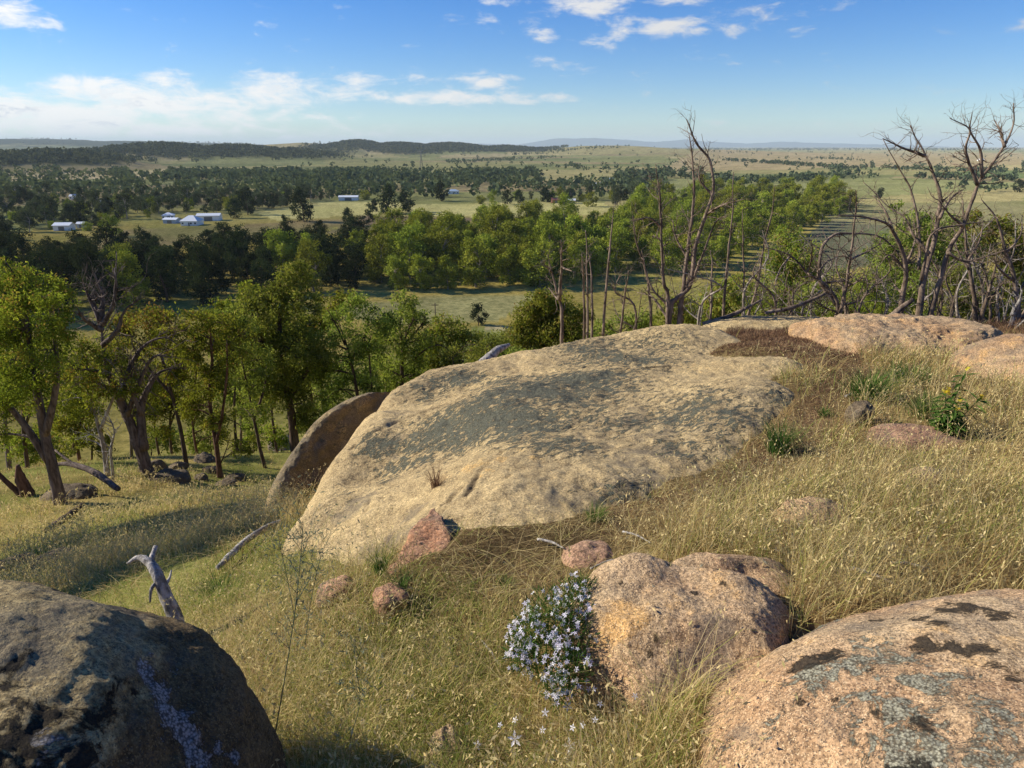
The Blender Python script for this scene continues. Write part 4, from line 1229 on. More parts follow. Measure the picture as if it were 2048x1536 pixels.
BUSHES = [([(660, 765, 34), (700, 738, 34), (640, 815, 26), (690, 800, 28), (730, 760, 30)], 34, L_BRIGHT, 'light green bush mass showing under the airy gum behind the slab'),
          ([(765, 735, 34), (800, 755, 28), (830, 735, 30), (770, 770, 22)], 36, L_YELLOW, 'yellowish bush filling the gap between the two gums behind the slab'),
          ([(905, 715, 26), (935, 725, 26), (960, 700, 24), (925, 745, 22)], 25, L_BRIGHT, 'bright bush left of the grey stub at the dome crest'),
          ([(1010, 725, 30), (1040, 715, 28), (1035, 745, 24), (1060, 720, 26)], 18, L_BRIGHT, 'fresh green bush between the grey stub and the forked sapling'),
          ([(1345, 605, 30), (1375, 625, 32), (1330, 640, 28), (1360, 650, 26)], 20, L_YELLOW, 'yellow green bush behind the stems of the tall many stemmed tree'),
          ([(1520, 590, 30), (1545, 630, 32), (1510, 640, 28), (1570, 645, 28)], 20, L_BRIGHT, 'bright bush between slanting pole and tangled dead tree'),
          ([(1640, 585, 30), (1670, 560, 30), (1690, 610, 34), (1650, 630, 30), (1720, 650, 28)], 19, L_BRIGHT, 'bright sapling behind the arching tangled dead tree'),
          ([(1760, 560, 34), (1745, 600, 34), (1775, 640, 32), (1730, 570, 28), (1790, 600, 30)], 17, L_YELLOW, 'yellow green sapling left of the leaning dead stem'),
          ([(1905, 590, 34), (1930, 620, 34), (1890, 640, 30), (1915, 555, 30)], 18, L_BRIGHT, 'bright sapling just right of the tallest dead tree'),
          ([(1985, 600, 34), (2020, 630, 34), (1965, 640, 30), (2000, 560, 30), (2050, 600, 34)], 18, L_BRIGHT, 'bright green bush filling the crest behind the purplish stems'),
          ([(180, 860, 28), (150, 880, 26), (210, 890, 22), (130, 850, 24)], 24, L_OLIVE, 'low olive bush in the shade between the two largest left trees'),
          ([(310, 770, 30), (335, 800, 26), (290, 800, 28), (350, 760, 24)], 30, L_OLIVE, 'olive bush behind the leaning old dead tree'),
          ([(90, 880, 34), (60, 905, 30), (120, 900, 28), (35, 890, 30)], 30, L_OLIVE, 'low bush on the slope under the largest left tree'),
          ([(420, 880, 26), (395, 900, 22), (385, 870, 24)], 34, L_BRIGHT, 'low bright bush on the slope behind the slender reddish gum'),
          ([(505, 880, 26), (540, 870, 28), (480, 895, 20), (560, 885, 22)], 36, L_OLIVE, 'low olive bush on the slope behind the slim leaning gum'),
          ([(300, 880, 24), (330, 870, 26), (345, 890, 20)], 38, L_BRIGHT, 'low bush on the slope right of the leaning old dead tree'),
          ([(610, 840, 26), (650, 850, 24), (590, 850, 22)], 32, L_BRIGHT, 'bush filling the foot of the big bright gum'),
          ([(640, 640, 30), (665, 615, 26), (620, 660, 28), (690, 600, 24)], 38, L_OLIVE, 'grey green crown beyond the big bright gum on its right')]
for bl, Yb, mt, lb_ in BUSHES:
    u_, v_ = bl[0][0], bl[0][1]
    traced_tree('gum_tree', lb_, [[(u_, v_ + 90), (u_ + 3, v_ + 40), (u_, v_)]], bl, Yb, mt, B_DARK, 7, .04, 1.0)


# ---------------------------------------------------------------- dead trees
def twig(buf, a, d, L, r, depth):
    n = 4
    pts = [np.asarray(a, float)]
    d = np.asarray(d, float)
    for i in range(n):
        d = d + rng.normal(size=3) * .22 + np.array([0, 0, .03])
        d /= np.linalg.norm(d)
        pts.append(pts[-1] + d * L / n)
    buf.tube(np.array(pts), np.linspace(r, r * .35, n + 1), 4 if r > .006 else 3)
    if depth:
        for k in range(rng.integers(1, 4)):
            i = rng.integers(1, n + 1)
            q = d + rng.normal(size=3) * .7
            twig(buf, pts[i], q / np.linalg.norm(q), L * rng.uniform(.35, .65), r * .55, depth - 1)


def dead_tree(label, stems, limbs, Y, wid=18, ntw=14, tl=.55, mat=None, name='dead_tree', base=None, group='dead trees along the crest', jit=.5, twmat=None):
    """stems and limbs are pixel lines; the first stem is the trunk that carries the rest"""
    mat = mat or B_DEAD
    if base is not None:
        Y = hit(*base)[1]
    foot = P(*stems[0][0], Y)
    g = gz(foot[0], foot[1])
    off = np.array([foot[0], foot[1], g])
    root = thing(name, label, 'dead tree', off, group)
    px = Y * 1.07 / FPX
    tb, lb = Buf(), Buf()
    tw = lb
    for k, ln in enumerate(stems + limbs):
        st = k < len(stems)
        s = rng.normal() * jit
        pts = [P(u, v, Y + s * (i / max(1, len(ln) - 1)) ** 1.0) for i, (u, v) in enumerate(ln)]
        if st and abs(ln[0][1] - stems[0][0][1]) < 14:
            pts[0] = np.array([pts[0][0], pts[0][1], min(pts[0][2], gz(pts[0][0], pts[0][1])) - .15])
        sl = smooth_line(pts, 6)
        sl = sl + .018 * (Y / 12) * np.stack([pnoise(sl * 3.1 + k), pnoise(sl * 3.1 + 9 + k), 0 * sl[:, 0]], 1)
        w0 = (wid * (1 if k == 0 else .8) if st else wid * .42) * px
        f = np.linspace(0, 1, len(sl))
        rad = w0 * .46 * (1 - .93 * f ** .75) + .004
        (tb if st else lb).tube(sl, rad, 8 if st else 6, wob=.06)
        m = ntw if st else int(ntw * .6)
        for _ in range(m):
            i = int(len(sl) * rng.uniform(.28 if st else .15, 1.0))
            i = min(i, len(sl) - 1)
            d = sl[min(i + 1, len(sl) - 1)] - sl[max(i - 1, 0)]
            d = d / np.linalg.norm(d) + rng.normal(size=3) * .75
            twig(tw, sl[i], d / np.linalg.norm(d), tl * .72 * rng.uniform(.4, 1.2) * Y / 12, min(rad[i] * .45, .011) * (Y / 12), 2)
    tb.build('trunk', mat, root, off=off)
    if lb.n:
        lb.build('crown', twmat or mat, root, off=off)
    return root


dead_tree('tall dead tree with several upright stems rising from the middle of the dome crest',
          [[(1338, 660), (1340, 620), (1352, 598), (1380, 568), (1392, 487), (1410, 436), (1425, 385), (1420, 323), (1392, 286), (1380, 255), (1372, 238)],
           [(1338, 660), (1336, 600), (1326, 560), (1322, 440), (1318, 380), (1312, 328)], [(1350, 655), (1362, 610), (1376, 500), (1387, 402), (1385, 317), (1377, 269)]],
          [[(1382, 570), (1404, 512), (1433, 443), (1454, 433)], [(1322, 455), (1300, 436), (1264, 442)], [(1410, 430), (1440, 412), (1490, 398)], [(1334, 610), (1300, 570), (1282, 500)], [(1425, 390), (1400, 360), (1398, 330)], [(1338, 640), (1310, 600), (1296, 590), (1275, 585)], [(1376, 520), (1350, 470), (1345, 440)]], 12, 13.5, 24, .5)
dead_tree('tangled low dead tree with a long sideways limb, left of the tallest dead tree',
          [[(1660, 656), (1676, 612), (1645, 566), (1614, 546), (1580, 511), (1530, 494)], [(1676, 612), (1640, 560), (1645, 498), (1668, 470), (1703, 467), (1755, 472), (1790, 500), (1808, 530)], [(1672, 655), (1690, 580), (1702, 505), (1712, 420), (1711, 380)]],
          [[(1645, 566), (1690, 560), (1712, 546)], [(1614, 546), (1624, 510), (1622, 480)], [(1690, 575), (1720, 560), (1730, 540)], [(1700, 520), (1740, 500), (1775, 480)], [(1580, 511), (1560, 540), (1548, 575)], [(1640, 540), (1660, 520), (1690, 510)], [(1676, 612), (1720, 600), (1735, 570), (1726, 545)], [(1676, 625), (1640, 610), (1620, 590)]], 12.6, 11, 24, .55)
dead_tree('tallest dead tree with two thick dark stems spreading into a fan of bare limbs',
          [[(1838, 664), (1844, 573), (1861, 508), (1878, 436), (1879, 385), (1861, 334), (1850, 310), (1820, 250)], [(1848, 664), (1874, 583), (1895, 505), (1926, 453), (1956, 368), (1980, 334), (2008, 293), (2026, 248), (2028, 206)]],
          [[(1861, 508), (1826, 470), (1809, 436), (1775, 412), (1727, 364)], [(1840, 540), (1838, 464), (1826, 392), (1802, 344), (1765, 279)], [(1850, 312), (1806, 296), (1765, 277)], [(1895, 505), (1929, 522), (1980, 511), (2060, 482)],
           [(1956, 370), (1932, 306), (1939, 259), (1898, 236)], [(1965, 355), (1960, 300), (1940, 262), (1945, 225)], [(1926, 453), (1900, 430), (1879, 400)], [(1878, 436), (1900, 400), (1930, 375)], [(2008, 293), (2000, 262), (1990, 240)], [(1844, 560), (1862, 470), (1920, 450), (1985, 442)]], 11.6, 15, 26, .5)
dead_tree('leaning dead stem with a long limb reaching left, beside the tallest dead tree',
          [[(1796, 656), (1809, 573), (1811, 522), (1789, 470), (1772, 447), (1724, 434), (1676, 431)]], [[(1811, 540), (1780, 510), (1760, 530)], [(1789, 470), (1770, 420), (1745, 390)], [(1805, 590), (1780, 560)], [(1811, 530), (1830, 480), (1828, 440)]], 11.9, 12, 22, .45)
dead_tree('pale forked dead tree right of the tallest dead tree',
          [[(1953, 660), (1949, 607), (1936, 522), (1929, 453), (1925, 400)], [(1956, 655), (1972, 600), (1990, 540), (1994, 500)]], [[(1938, 540), (1915, 500), (1908, 460)], [(1936, 522), (1960, 480), (1966, 440)], [(1972, 600), (1995, 580), (2010, 560)]], 12.4, 12, 14, .5)
dead_tree('purplish dead stems bending over the right edge of the hilltop',
          [[(2042, 660), (2031, 573), (2014, 505), (1994, 440), (1963, 399)], [(2050, 660), (2060, 560), (2050, 470), (2062, 400)], [(2042, 640), (2075, 560), (2090, 480)]], [[(2014, 505), (2040, 470), (2046, 430)], [(2025, 560), (2000, 540), (1985, 515)], [(2031, 590), (2050, 560), (2055, 520)]], 11.4, 12, 16, .5)
dead_tree('short white broken dead trunk at the right end of the crest',
          [[(2014, 672), (2028, 624), (2022, 598)], [(2026, 630), (2040, 600), (2044, 580)]], [[(2020, 668), (2050, 640), (2070, 625)]], 11.0, 13, 5, .3, mat=B_GREY)
dead_tree('slim dead sapling forking at half height, leftmost along the dome crest',
          [[(1125, 695), (1124, 650), (1118, 600), (1104, 545), (1094, 508)], [(1118, 600), (1123, 531), (1122, 480)]], [[(1118, 600), (1095, 575)], [(1123, 535), (1150, 545)], [(1104, 545), (1085, 525)]], 13, 10, 9, .4)
for tr, lb in (([(1173, 665), (1168, 590), (1163, 508)], 'straight dead pole, first of the close row left of the tall dead tree'), ([(1180, 680), (1175, 560), (1171, 460)], 'tallest straight dead pole in the close row on the dome crest'),
               ([(1189, 680), (1184, 590), (1178, 508)], 'straight dead pole standing third in the close row on the crest'), ([(1200, 678), (1217, 525), (1228, 422)], 'dead pole leaning right out of the close row on the crest'),
               ([(1234, 674), (1247, 610), (1257, 542)], 'short leaning dead pole midway between the close row and the tall dead tree'), ([(1315, 664), (1299, 586), (1275, 490), (1265, 432)], 'curved dead pole leaning left beside the tall dead tree'),
               ([(1450, 640), (1452, 556), (1464, 436), (1466, 344)], 'thin pale dead pole right of the tall dead tree'), ([(1489, 640), (1488, 573), (1485, 419)], 'thin dead pole with a ragged top, second right of the tall dead tree'),
               ([(1470, 650), (1509, 590), (1529, 487), (1544, 426), (1550, 371)], 'slanting dead pole third right of the tall dead tree'), ([(1425, 650), (1424, 560), (1421, 500)], 'short dead pole half hidden by the rusty bushy gum')):
    dead_tree(lb, [tr], [], 12.6 + rng.uniform(-.4, .8), 7.5, 11, .32, group='slim dead poles along the crest', name='dead_sapling')
dead_tree('leaning old dead tree with a thick dark trunk and a purplish crown of bare twigs',
          [[(300, 952), (270, 870), (240, 800), (216, 742), (206, 690), (200, 640)], [(288, 900), (282, 820), (300, 770), (320, 745), (352, 735)]],
          [[(202, 645), (180, 600), (165, 565)], [(204, 650), (226, 610), (231, 560), (214, 540)], [(218, 750), (182, 740), (130, 738)], [(242, 800), (262, 730), (290, 690), (330, 675), (358, 690)], [(236, 790), (205, 770), (150, 752)], [(255, 830), (300, 720), (345, 715)],
           [(202, 640), (205, 590), (190, 548)], [(206, 690), (235, 660), (250, 620), (285, 595)], [(203, 660), (170, 640), (150, 610)], [(282, 830), (262, 770), (268, 730)]], 17, 30, 18, .75, mat=B_OLD, base=(300, 955), group='dead trees down the slope', jit=.4, twmat=B_OLD)
dead_tree('bleached bare stump with drooping limbs behind the leaning old dead tree', [[(225, 958), (222, 900), (228, 860), (210, 820)]], [[(222, 900), (190, 870), (150, 880)], [(228, 870), (215, 930), (250, 960)]], 18, 8, 12, .5, mat=B_GREY, base=(225, 962), group='dead trees down the slope')


for k, (u, v, hh, Yk) in enumerate([(1550, 655, 150, 12.4), (1610, 660, 130, 12.9), (1720, 660, 170, 12.2), (1760, 655, 120, 12.8), (1895, 660, 150, 12.3), (1925, 665, 200, 12.9), (1980, 665, 170, 12.5), (2005, 660, 220, 12.9), (1265, 668, 120, 13.1), (1400, 655, 120, 12.5), (1580, 655, 110, 12.2), (1635, 650, 180, 13.2), (1700, 655, 200, 13.0), (1830, 655, 130, 13.1), (1870, 655, 210, 13.3), (1965, 660, 230, 13.2), (1365, 655, 160, 12.9), (1500, 650, 190, 13.0)]):
    lb_ = ['between slanting pole and tangled low dead tree', 'left of the tangled low dead tree', 'between tangled tree and tallest dead tree', 'close behind the leaning dead stem', 'just right of the tallest dead tree', 'left of the pale forked dead tree', 'right of the pale forked dead tree', 'behind the white broken trunk', 'beside the short leaning pole', 'right of the tall many stemmed tree', 'below the limb of the tangled tree', 'behind the tangled tree, taller than it', 'behind the thin upright of the tangled tree', 'between the two thick stems of the tallest tree', 'behind the fork of the tallest tree', 'tallest by the pale forked tree', 'behind the tall many stemmed tree', 'by the thin pale poles'][k]
    l1 = [(u, v), (u + rng.normal() * 12, v - hh * .35), (u + rng.normal() * 30, v - hh * .7), (u + rng.normal() * 45, v - hh)]
    l2 = [(u, v), (u + 15 + rng.normal() * 10, v - hh * .3), (u + 35 + rng.normal() * 20, v - hh * .75)]
    l3 = [(u + 2, v - 12), (u - 22 + rng.normal() * 12, v - hh * .3), (u - 45 + rng.normal() * 22, v - hh * .62)]
    dead_tree('thin dead shrub of pale tangled twigs ' + lb_, [l1], [l2, l3], Yk, 6.5, 20, .5, mat=[B_DEAD, B_PALE][k % 2], name='dead_shrub', group='dead shrubs along the crest')


# ---------------------------------------------------------------- fallen timber
def timber(name, label, lines, wids, mat, Y=None, lift=.03, group='fallen timber on the hillside', cat='log', ys=None, wob=.07):
    b = Buf()
    pts_all = []
    for k, ln in enumerate(lines):
        pts = []
        for i, (u, v) in enumerate(ln):
            if ys is not None:
                q = P(u, v, ys[k][i])
            elif Y is not None:
                q = P(u, v, Y)
            else:
                q = hit(u, v) + np.array([0, 0, lift])
            pts.append(q)
        sl = smooth_line(pts, 6)
        sc = np.linalg.norm(sl[0]) / FPX
        rad = np.interp(np.linspace(0, 1, len(sl)), np.linspace(0, 1, len(wids[k])), wids[k]) * sc * .5
        sl = sl + .18 * rad[:, None] * np.stack([pnoise(sl * 5 / (sc * 100) + k), pnoise(sl * 5 / (sc * 100) + 9 + k), pnoise(sl * 5 / (sc * 100) + 4)], 1)
        b.tube(sl, rad, 12, wob=wob)
        pts_all.append(sl)
    off = pts_all[0][0]
    o = b.build(name, mat, off=off)
    o.location = [float(q) for q in off]
    return tag(o, label, cat, group)


timber('log', 'bleached grey forked branch curving up behind the dark shaded boulder', [[(380, 1310), (352, 1240), (334, 1195), (315, 1150), (298, 1124), (277, 1116), (254, 1127)], [(300, 1130), (305, 1110), (312, 1092)], [(326, 1178), (338, 1158), (343, 1140)], [(318, 1160), (303, 1178), (300, 1205)]], [[27, 25, 22, 19, 15, 10, 4], [10, 9, 7], [8, 5, 2], [7, 6, 3]], B_GREY,
       ys=[[2.9, 2.98, 3.02, 3.06, 3.1, 3.12, 3.1], [3.1, 3.15, 3.2], [3.04, 3.1, 3.14], [3.05, 3.0, 2.97]], wob=.04)
timber('log', 'thin weathered grey limb lying in grass below the left foot of the dome', [[(438, 1152), (470, 1120), (500, 1092), (540, 1066), (565, 1055)]], [[9, 13, 12, 12, 7]], B_GREY, lift=.07)
timber('log', 'dark burnt log slanting across the grass in front of the largest left tree', [[(98, 1072), (130, 1048), (168, 1018)]], [[11, 13, 9]], B_DARK, lift=.12)
timber('log', 'grey stub of a dead branch sticking up past the crest of the dome', [[(955, 742), (978, 716), (1000, 698), (1018, 689)]], [[24, 22, 15, 7]], B_GREY, ys=[[8.9, 9.1, 9.3, 9.5]])
timber('log', 'long brown fallen trunk lying between the two largest left trees', [[(236, 978), (190, 945), (140, 928), (100, 930)], [(190, 945), (150, 930), (110, 900)]], [[9, 12, 9, 4], [6, 5, 3]], B_OLD, ys=[[14.2, 14.9, 15.4, 15.6], [14.9, 15.2, 15.6]])
timber('log', 'pale snapped trunk propped against trees at the far left edge', [[(60, 1000), (42, 960), (35, 930)], [(42, 990), (15, 965), (-20, 930)]], [[22, 17, 5], [10, 8, 4]], B_RED, Y=15.5)
timber('log', 'grey limb propped low under the tallest dead tree', [[(1766, 645), (1795, 622), (1826, 598)]], [[12, 10, 7]], B_DEAD, Y=11.6)
timber('log', 'long thin fallen limb lying along the crest right of the tall dead tree', [[(1405, 648), (1464, 630), (1522, 600)]], [[7, 8, 4]], B_DEAD, Y=11.9)
timber('log', 'long thin fallen limb in front of the tangled low dead tree', [[(1530, 626), (1587, 614), (1650, 588)]], [[6, 8, 5]], B_DEAD, Y=11.9)
timber('log', 'short white branch lying on the brown tufts at the crest', [[(1705, 652), (1740, 640), (1782, 655)]], [[5, 6, 4]], B_GREY, Y=11.2)
timber('log', 'bleached stick across the dry grass at the right end of the crest', [[(1995, 690), (2025, 678), (2060, 668)]], [[6, 6, 4]], B_GREY, Y=9.5)

# ---------------------------------------------------------------- valley trees: a few kinds built once, then copied
def valley_tree(name, label, leafm, barkm, h, wdt, nb, cards, size, low=.18, top=.6, open_=1.0, loc=(0, 0, 0), group=None, flat=.8):
    root = thing(name, label, 'tree', loc, group)
    tb, lb = Buf(), Buf()
    k = smooth_line([(0, 0, -.6), (rng.normal() * .3, rng.normal() * .3, h * .25), (rng.normal() * .5, rng.normal() * .5, h * .5), (rng.normal() * .4, rng.normal() * .4, h * .8)], 4)
    tb.tube(k, np.linspace(h * .024, h * .006, len(k)), 7)
    pts, vals = [], []
    for i in range(nb):
        f = (i + rng.random()) / nb
        zz = h * (low + (1 - low) * .92 * f)
        prof = math.sqrt(max(0.0, 1 - ((f * .95 - .42) / .62) ** 2))
        rad = wdt * .5 * max(.12, prof)
        a = rng.random() * 6.28 + i * 2.4
        rr_ = rad * rng.uniform(.25, .85) * open_
        c = np.array([math.cos(a) * rr_, math.sin(a) * rr_, zz])
        br = wdt * rng.uniform(.15, .25)
        limb(tb, k[min(len(k) - 1, int(len(k) * (.25 + .6 * f)))], c, h * .008, h * .002, 4, .05, 3)
        sub = clump_points(c, br, 16, flat)
        pts.append(sub)
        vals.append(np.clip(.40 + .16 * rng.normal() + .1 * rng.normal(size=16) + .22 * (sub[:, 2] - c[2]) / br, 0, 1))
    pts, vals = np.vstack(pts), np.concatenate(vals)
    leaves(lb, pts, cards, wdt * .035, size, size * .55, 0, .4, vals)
    tb.build('trunk', barkm, root)
    lb.build('crown', leafm, root, smooth=False)
    return root


RV = 'trees of the riverside belt'
KINDS = {
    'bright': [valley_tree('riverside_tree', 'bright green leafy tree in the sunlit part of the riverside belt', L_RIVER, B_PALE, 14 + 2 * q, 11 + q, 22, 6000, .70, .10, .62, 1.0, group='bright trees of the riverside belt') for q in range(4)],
    'dark': [valley_tree('riverside_tree', 'blackish green tree in the shaded part of the riverside belt', L_DARK, B_DARK, 14 + 2 * q, 10 + q, 18, 4800, .62, .08, .62, 1.0, group='dark trees of the riverside belt') for q in range(3)],  # dark leaved kind; cloud shade over the belt is in this colour too
    'farm': [valley_tree('farm_tree', 'grey green gum among the farmhouses and paddocks of the valley', L_GREY, B_PALE, 12 + 2.5 * q, 10 + q, 15, 1800, .95, .22, .62, 1.0, group='gums among the valley paddocks') for q in range(4)],
    'farmdark': [valley_tree('farm_tree', 'dense dark rounded tree among the farmhouses of the valley', L_DARK, B_DARK, 11 + 2 * q, 10 + q, 15, 1800, .95, .12, .6, 1.0, group='dark rounded trees among the valley farms') for q in range(3)],
    'farmgreen': [valley_tree('farm_tree', 'fresh green garden tree among the farmhouses of the valley', L_RIVER, B_DARK, 9 + 2 * q, 9 + q, 14, 1700, .85, .1, .6, 1.0, group='fresh green trees about the valley farms') for q in range(2)],
}
used_kind = {}


def plant(kind, x, y, s=1.0, label=None, group=None):
    lst = KINDS[kind]
    i = rng.integers(len(lst))
    p = lst[i]
    z = gz(x, y)
    if (kind, i) not in used_kind and not label:
        used_kind[(kind, i)] = 1
        p.location = (x, y, z)
        p.scale = (s, s, s)
        return p
    sc = s * np.array([rng.uniform(.85, 1.2), rng.uniform(.85, 1.2), rng.uniform(.9, 1.1)])
    o = dup(p, (x, y, z), rng.random() * 6.28, [float(q) for q in sc], label, group)
    if label and not group and 'group' in o:
        del o['group']
    return o


taken = []


def free(x, y, d):
    for (a, b) in taken:
        if (a - x) ** 2 + (b - y) ** 2 < d * d:
            return False
    taken.append((x, y))
    return True


FRONT = [(-140, 660), (0, 642), (350, 612), (600, 592), (700, 577), (850, 582), (1100, 580), (1250, 549), (1400, 548), (1520, 492), (1660, 440)]
BACK = [(1680, 396), (1450, 388), (1250, 440), (1050, 470), (800, 492), (600, 500), (300, 520), (0, 532), (-140, 530)]
bx, by = floor_at([p[0] for p in FRONT + BACK], [p[1] for p in FRONT + BACK])
poly = np.stack([bx, by], 1)
fr_x, fr_y = bx[:len(FRONT)], by[:len(FRONT)]


def u_of(x, y):
    z = FLOOR
    c, s = math.cos(PITCH), math.sin(PITCH)
    dep = y * c - z * s
    return 1024 + FPX * x / dep


cnt = {'bright': 0, 'dark': 0}
# the sunlit front row first, then the depth of the belt
cand = []
for i in range(len(FRONT) - 1):
    L = math.hypot(fr_x[i + 1] - fr_x[i], fr_y[i + 1] - fr_y[i])
    for tt in np.arange(0, 1, 8.5 / L):
        cand.append((fr_x[i] + (fr_x[i + 1] - fr_x[i]) * tt + rng.normal() * 1.5, fr_y[i] + (fr_y[i + 1] - fr_y[i]) * tt + abs(rng.normal()) * 6))
q = rng.uniform(0, 1, (6000, 2)) * (poly.max(0) - poly.min(0)) + poly.min(0)
jx_, jy_ = 30 * fbm2(q[:, 0], q[:, 1], .012, 3, 51.0) * sstep(350, 500, q[:, 1]), 0
q = q[in_poly(q[:, 0] + jx_ * 2.2, q[:, 1] + jy_, poly)]
q = q[np.argsort(q[:, 1] + rng.normal(size=len(q)) * 90)]
cand += [tuple(p) for p in q]
n_belt = 0
for (x, y) in cand:
    d = 9.0 if y < 300 else (11.5 if y < 420 else 16)
    if n_belt >= 330:
        break
    if not free(x, y, d):
        continue
    u = u_of(x, y)
    near = y - np.interp(x, fr_x, fr_y)
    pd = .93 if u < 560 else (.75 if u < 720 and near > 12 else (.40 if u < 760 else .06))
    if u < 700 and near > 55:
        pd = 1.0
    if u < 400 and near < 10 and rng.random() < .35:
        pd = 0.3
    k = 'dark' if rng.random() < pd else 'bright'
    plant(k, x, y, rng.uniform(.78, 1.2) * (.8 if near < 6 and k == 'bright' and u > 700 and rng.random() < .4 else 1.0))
    n_belt += 1

# shrubs at the feet of the belt
NOTED = [(957, 652, 44, 'farmdark', 'small lone round tree in the open field below the belt'), (223, 474, 50, 'farmgreen', 'round green tree standing alone beside the ploughed paddock'),
         (608, 445, 60, 'farmdark', 'tall narrow dark tree alone at the corner of the pale paddock'), (775, 428, 58, 'farmdark', 'largest of the dark tree pair at the pale paddock'),
         (815, 425, 44, 'farmdark', 'smaller of the dark tree pair at the pale paddock'), (746, 424, 28, 'farmdark', 'low dark tree beside the larger of the dark pair'),
         (700, 452, 32, 'farmdark', 'broad dark tree on the bare ground behind the belt'), (738, 450, 26, 'farmdark', 'dark round tree next to the broad one behind the belt'),
         (883, 402, 42, 'farmdark', 'dark pointed tree standing over the pale paddock'), (1182, 412, 34, 'farmgreen', 'round green tree at the far end of the pale paddock'),
         (470, 437, 36, 'farmdark', 'dark tree right of the long white shed'), (496, 430, 44, 'farmdark', 'big dark tree behind the long white shed'),
         (570, 444, 16, 'farmdark', 'low dark bush in the bare paddock'), (345, 424, 34, 'farm', 'grey green gum behind the white homestead'), (380, 420, 36, 'farm', 'pale gum directly behind the white homestead'),
         (2035, 385, 26, 'farmdark', 'dark round tree in the open plain at the right edge'), (1760, 398, 22, 'farmdark', 'small dark tree alone in the plain behind dead branches'), (985, 404, 26, 'farmgreen', 'light green tree at the back of the pale paddock'), (962, 408, 24, 'farmgreen', 'paler green tree with a gap below at the back of the pale paddock'),
         (1015, 408, 28, 'farmdark', 'dark spreading tree at the back edge of the pale paddock'), (1040, 407, 26, 'farmdark', 'second dark spreading tree at the back edge of the pale paddock'), (1095, 404, 36, 'farmdark', 'dense dark tree beside the red shed')]
for u, v, hp, kind, lb in NOTED:
    x, y = floor_at(u, v)
    h = hp * math.hypot(float(y), 50) / FPX
    taken.append((float(x), float(y)))
    plant(kind, float(x), float(y), h / 13.5, lb)


# the village and paddocks: clustered, the nearer ones each a tree, the rest merged far away
def far_mass(lst, wide=.8):
    """crowns of far trees: (x, y, h) -> one mesh of many leaf-clump faces"""
    A = np.array(lst)
    n = len(A)
    k = 14
    z0 = ground(A[:, 0], A[:, 1])
    d = rng.normal(size=(n, k, 3))
    d /= np.linalg.norm(d, axis=2)[..., None]
    rad = rng.uniform(.3, 1, (n, k, 1)) ** .5
    h = A[:, 2][:, None, None]
    c = d * rad * np.array([wide * .5, wide * .5, .40]) * h + np.stack([A[:, 0], A[:, 1], z0 + A[:, 2] * .55], 1)[:, None]
    c = c.reshape(-1, 3)
    hh = np.repeat(A[:, 2], k)
    s = (hh * rng.uniform(.22, .40, n * k))[:, None]
    a = rng.normal(size=(n * k, 3))
    a /= np.linalg.norm(a, axis=1)[:, None]
    b = np.cross(a, rng.normal(size=(n * k, 3)))
    b /= np.linalg.norm(b, axis=1)[:, None]
    Q = np.stack([c - a * s * .6, c + b * s * .5, c + a * s * .6, c - b * s * .5], 1)
    v = np.clip(np.repeat(rng.beta(2, 2, n), k) * .6 + .4 * rng.random(n * k), 0, 1)
    bf = Buf()
    bf.quads(Q, v)
    return bf


VILL = [(-120, 350), (0, 347), (650, 338), (900, 332), (1060, 345), (1330, 345), (1330, 395), (1250, 415), (1000, 398), (800, 398), (640, 402), (520, 425), (330, 432), (250, 452), (120, 470), (0, 485), (-120, 495)]
vx, vy = floor_at([p[0] for p in VILL], [p[1] for p in VILL])
vp = np.stack([vx, vy], 1)
HOUSE_AT = [(385, 450), (420, 441), (130, 460), (165, 456), (340, 438), (1218, 370), (1112, 404), (1138, 405), (700, 399), (772, 363), (905, 385), (210, 410), (150, 398), (40, 378), (900, 359), (1200, 371), (300, 440)]
hx_, hy_ = floor_at([p[0] for p in HOUSE_AT], [p[1] for p in HOUSE_AT])
q = rng.uniform(0, 1, (26000, 2)) * (vp.max(0) - vp.min(0)) + vp.min(0)
q = q[in_poly(q[:, 0], q[:, 1], vp)]
den = .75 * fbm2(q[:, 0], q[:, 1], 0.013, 4, 31.0) + .75 * fbm2(q[:, 0], q[:, 1], 0.0045, 3, 37.0)
uu = u_of(q[:, 0], q[:, 1])
keep = den > np.where(uu < 650, -.04, np.where(uu < 1000, -.02, .05)) + np.where(q[:, 1] > 900, .09, 0) + .12 * rng.normal(size=len(q))
pale_x, pale_y = floor_at([p[0] for p in FIELDS[0][0]], [p[1] for p in FIELDS[0][0]])
keep &= ~in_poly(q[:, 0], q[:, 1], np.stack([pale_x, pale_y], 1))
for k_ in (6, 7, 4):
    pale_x, pale_y = floor_at([p[0] for p in FIELDS[k_][0]], [p[1] for p in FIELDS[k_][0]])
    keep &= ~(in_poly(q[:, 0], q[:, 1], np.stack([pale_x, pale_y], 1)) & (rng.random(len(q)) < .93))
q = q[keep]
q = q[np.argsort(q[:, 1])]
n_ind, restl = 0, []
for (x, y) in q:
    if len(restl) > 2600:
        break
    # houses stay in view: nothing right in front of them
    if (((hx_ - x) / (10 + 0 * hy_)) ** 2 + ((hy_ - 18 - y) / 32) ** 2 < 1).any():
        continue
    d = 9.5 if y < 700 else 12
    if y < 1000 and not free(x, y, d):
        continue
    if n_ind < 260:
        r_ = rng.random()
        plant('farm' if r_ < .56 else ('farmdark' if r_ < .78 else 'farmgreen'), x, y, rng.uniform(.5, 1.05))
        n_ind += 1
    else:
        restl.append((x, y, rng.uniform(8, 16)))
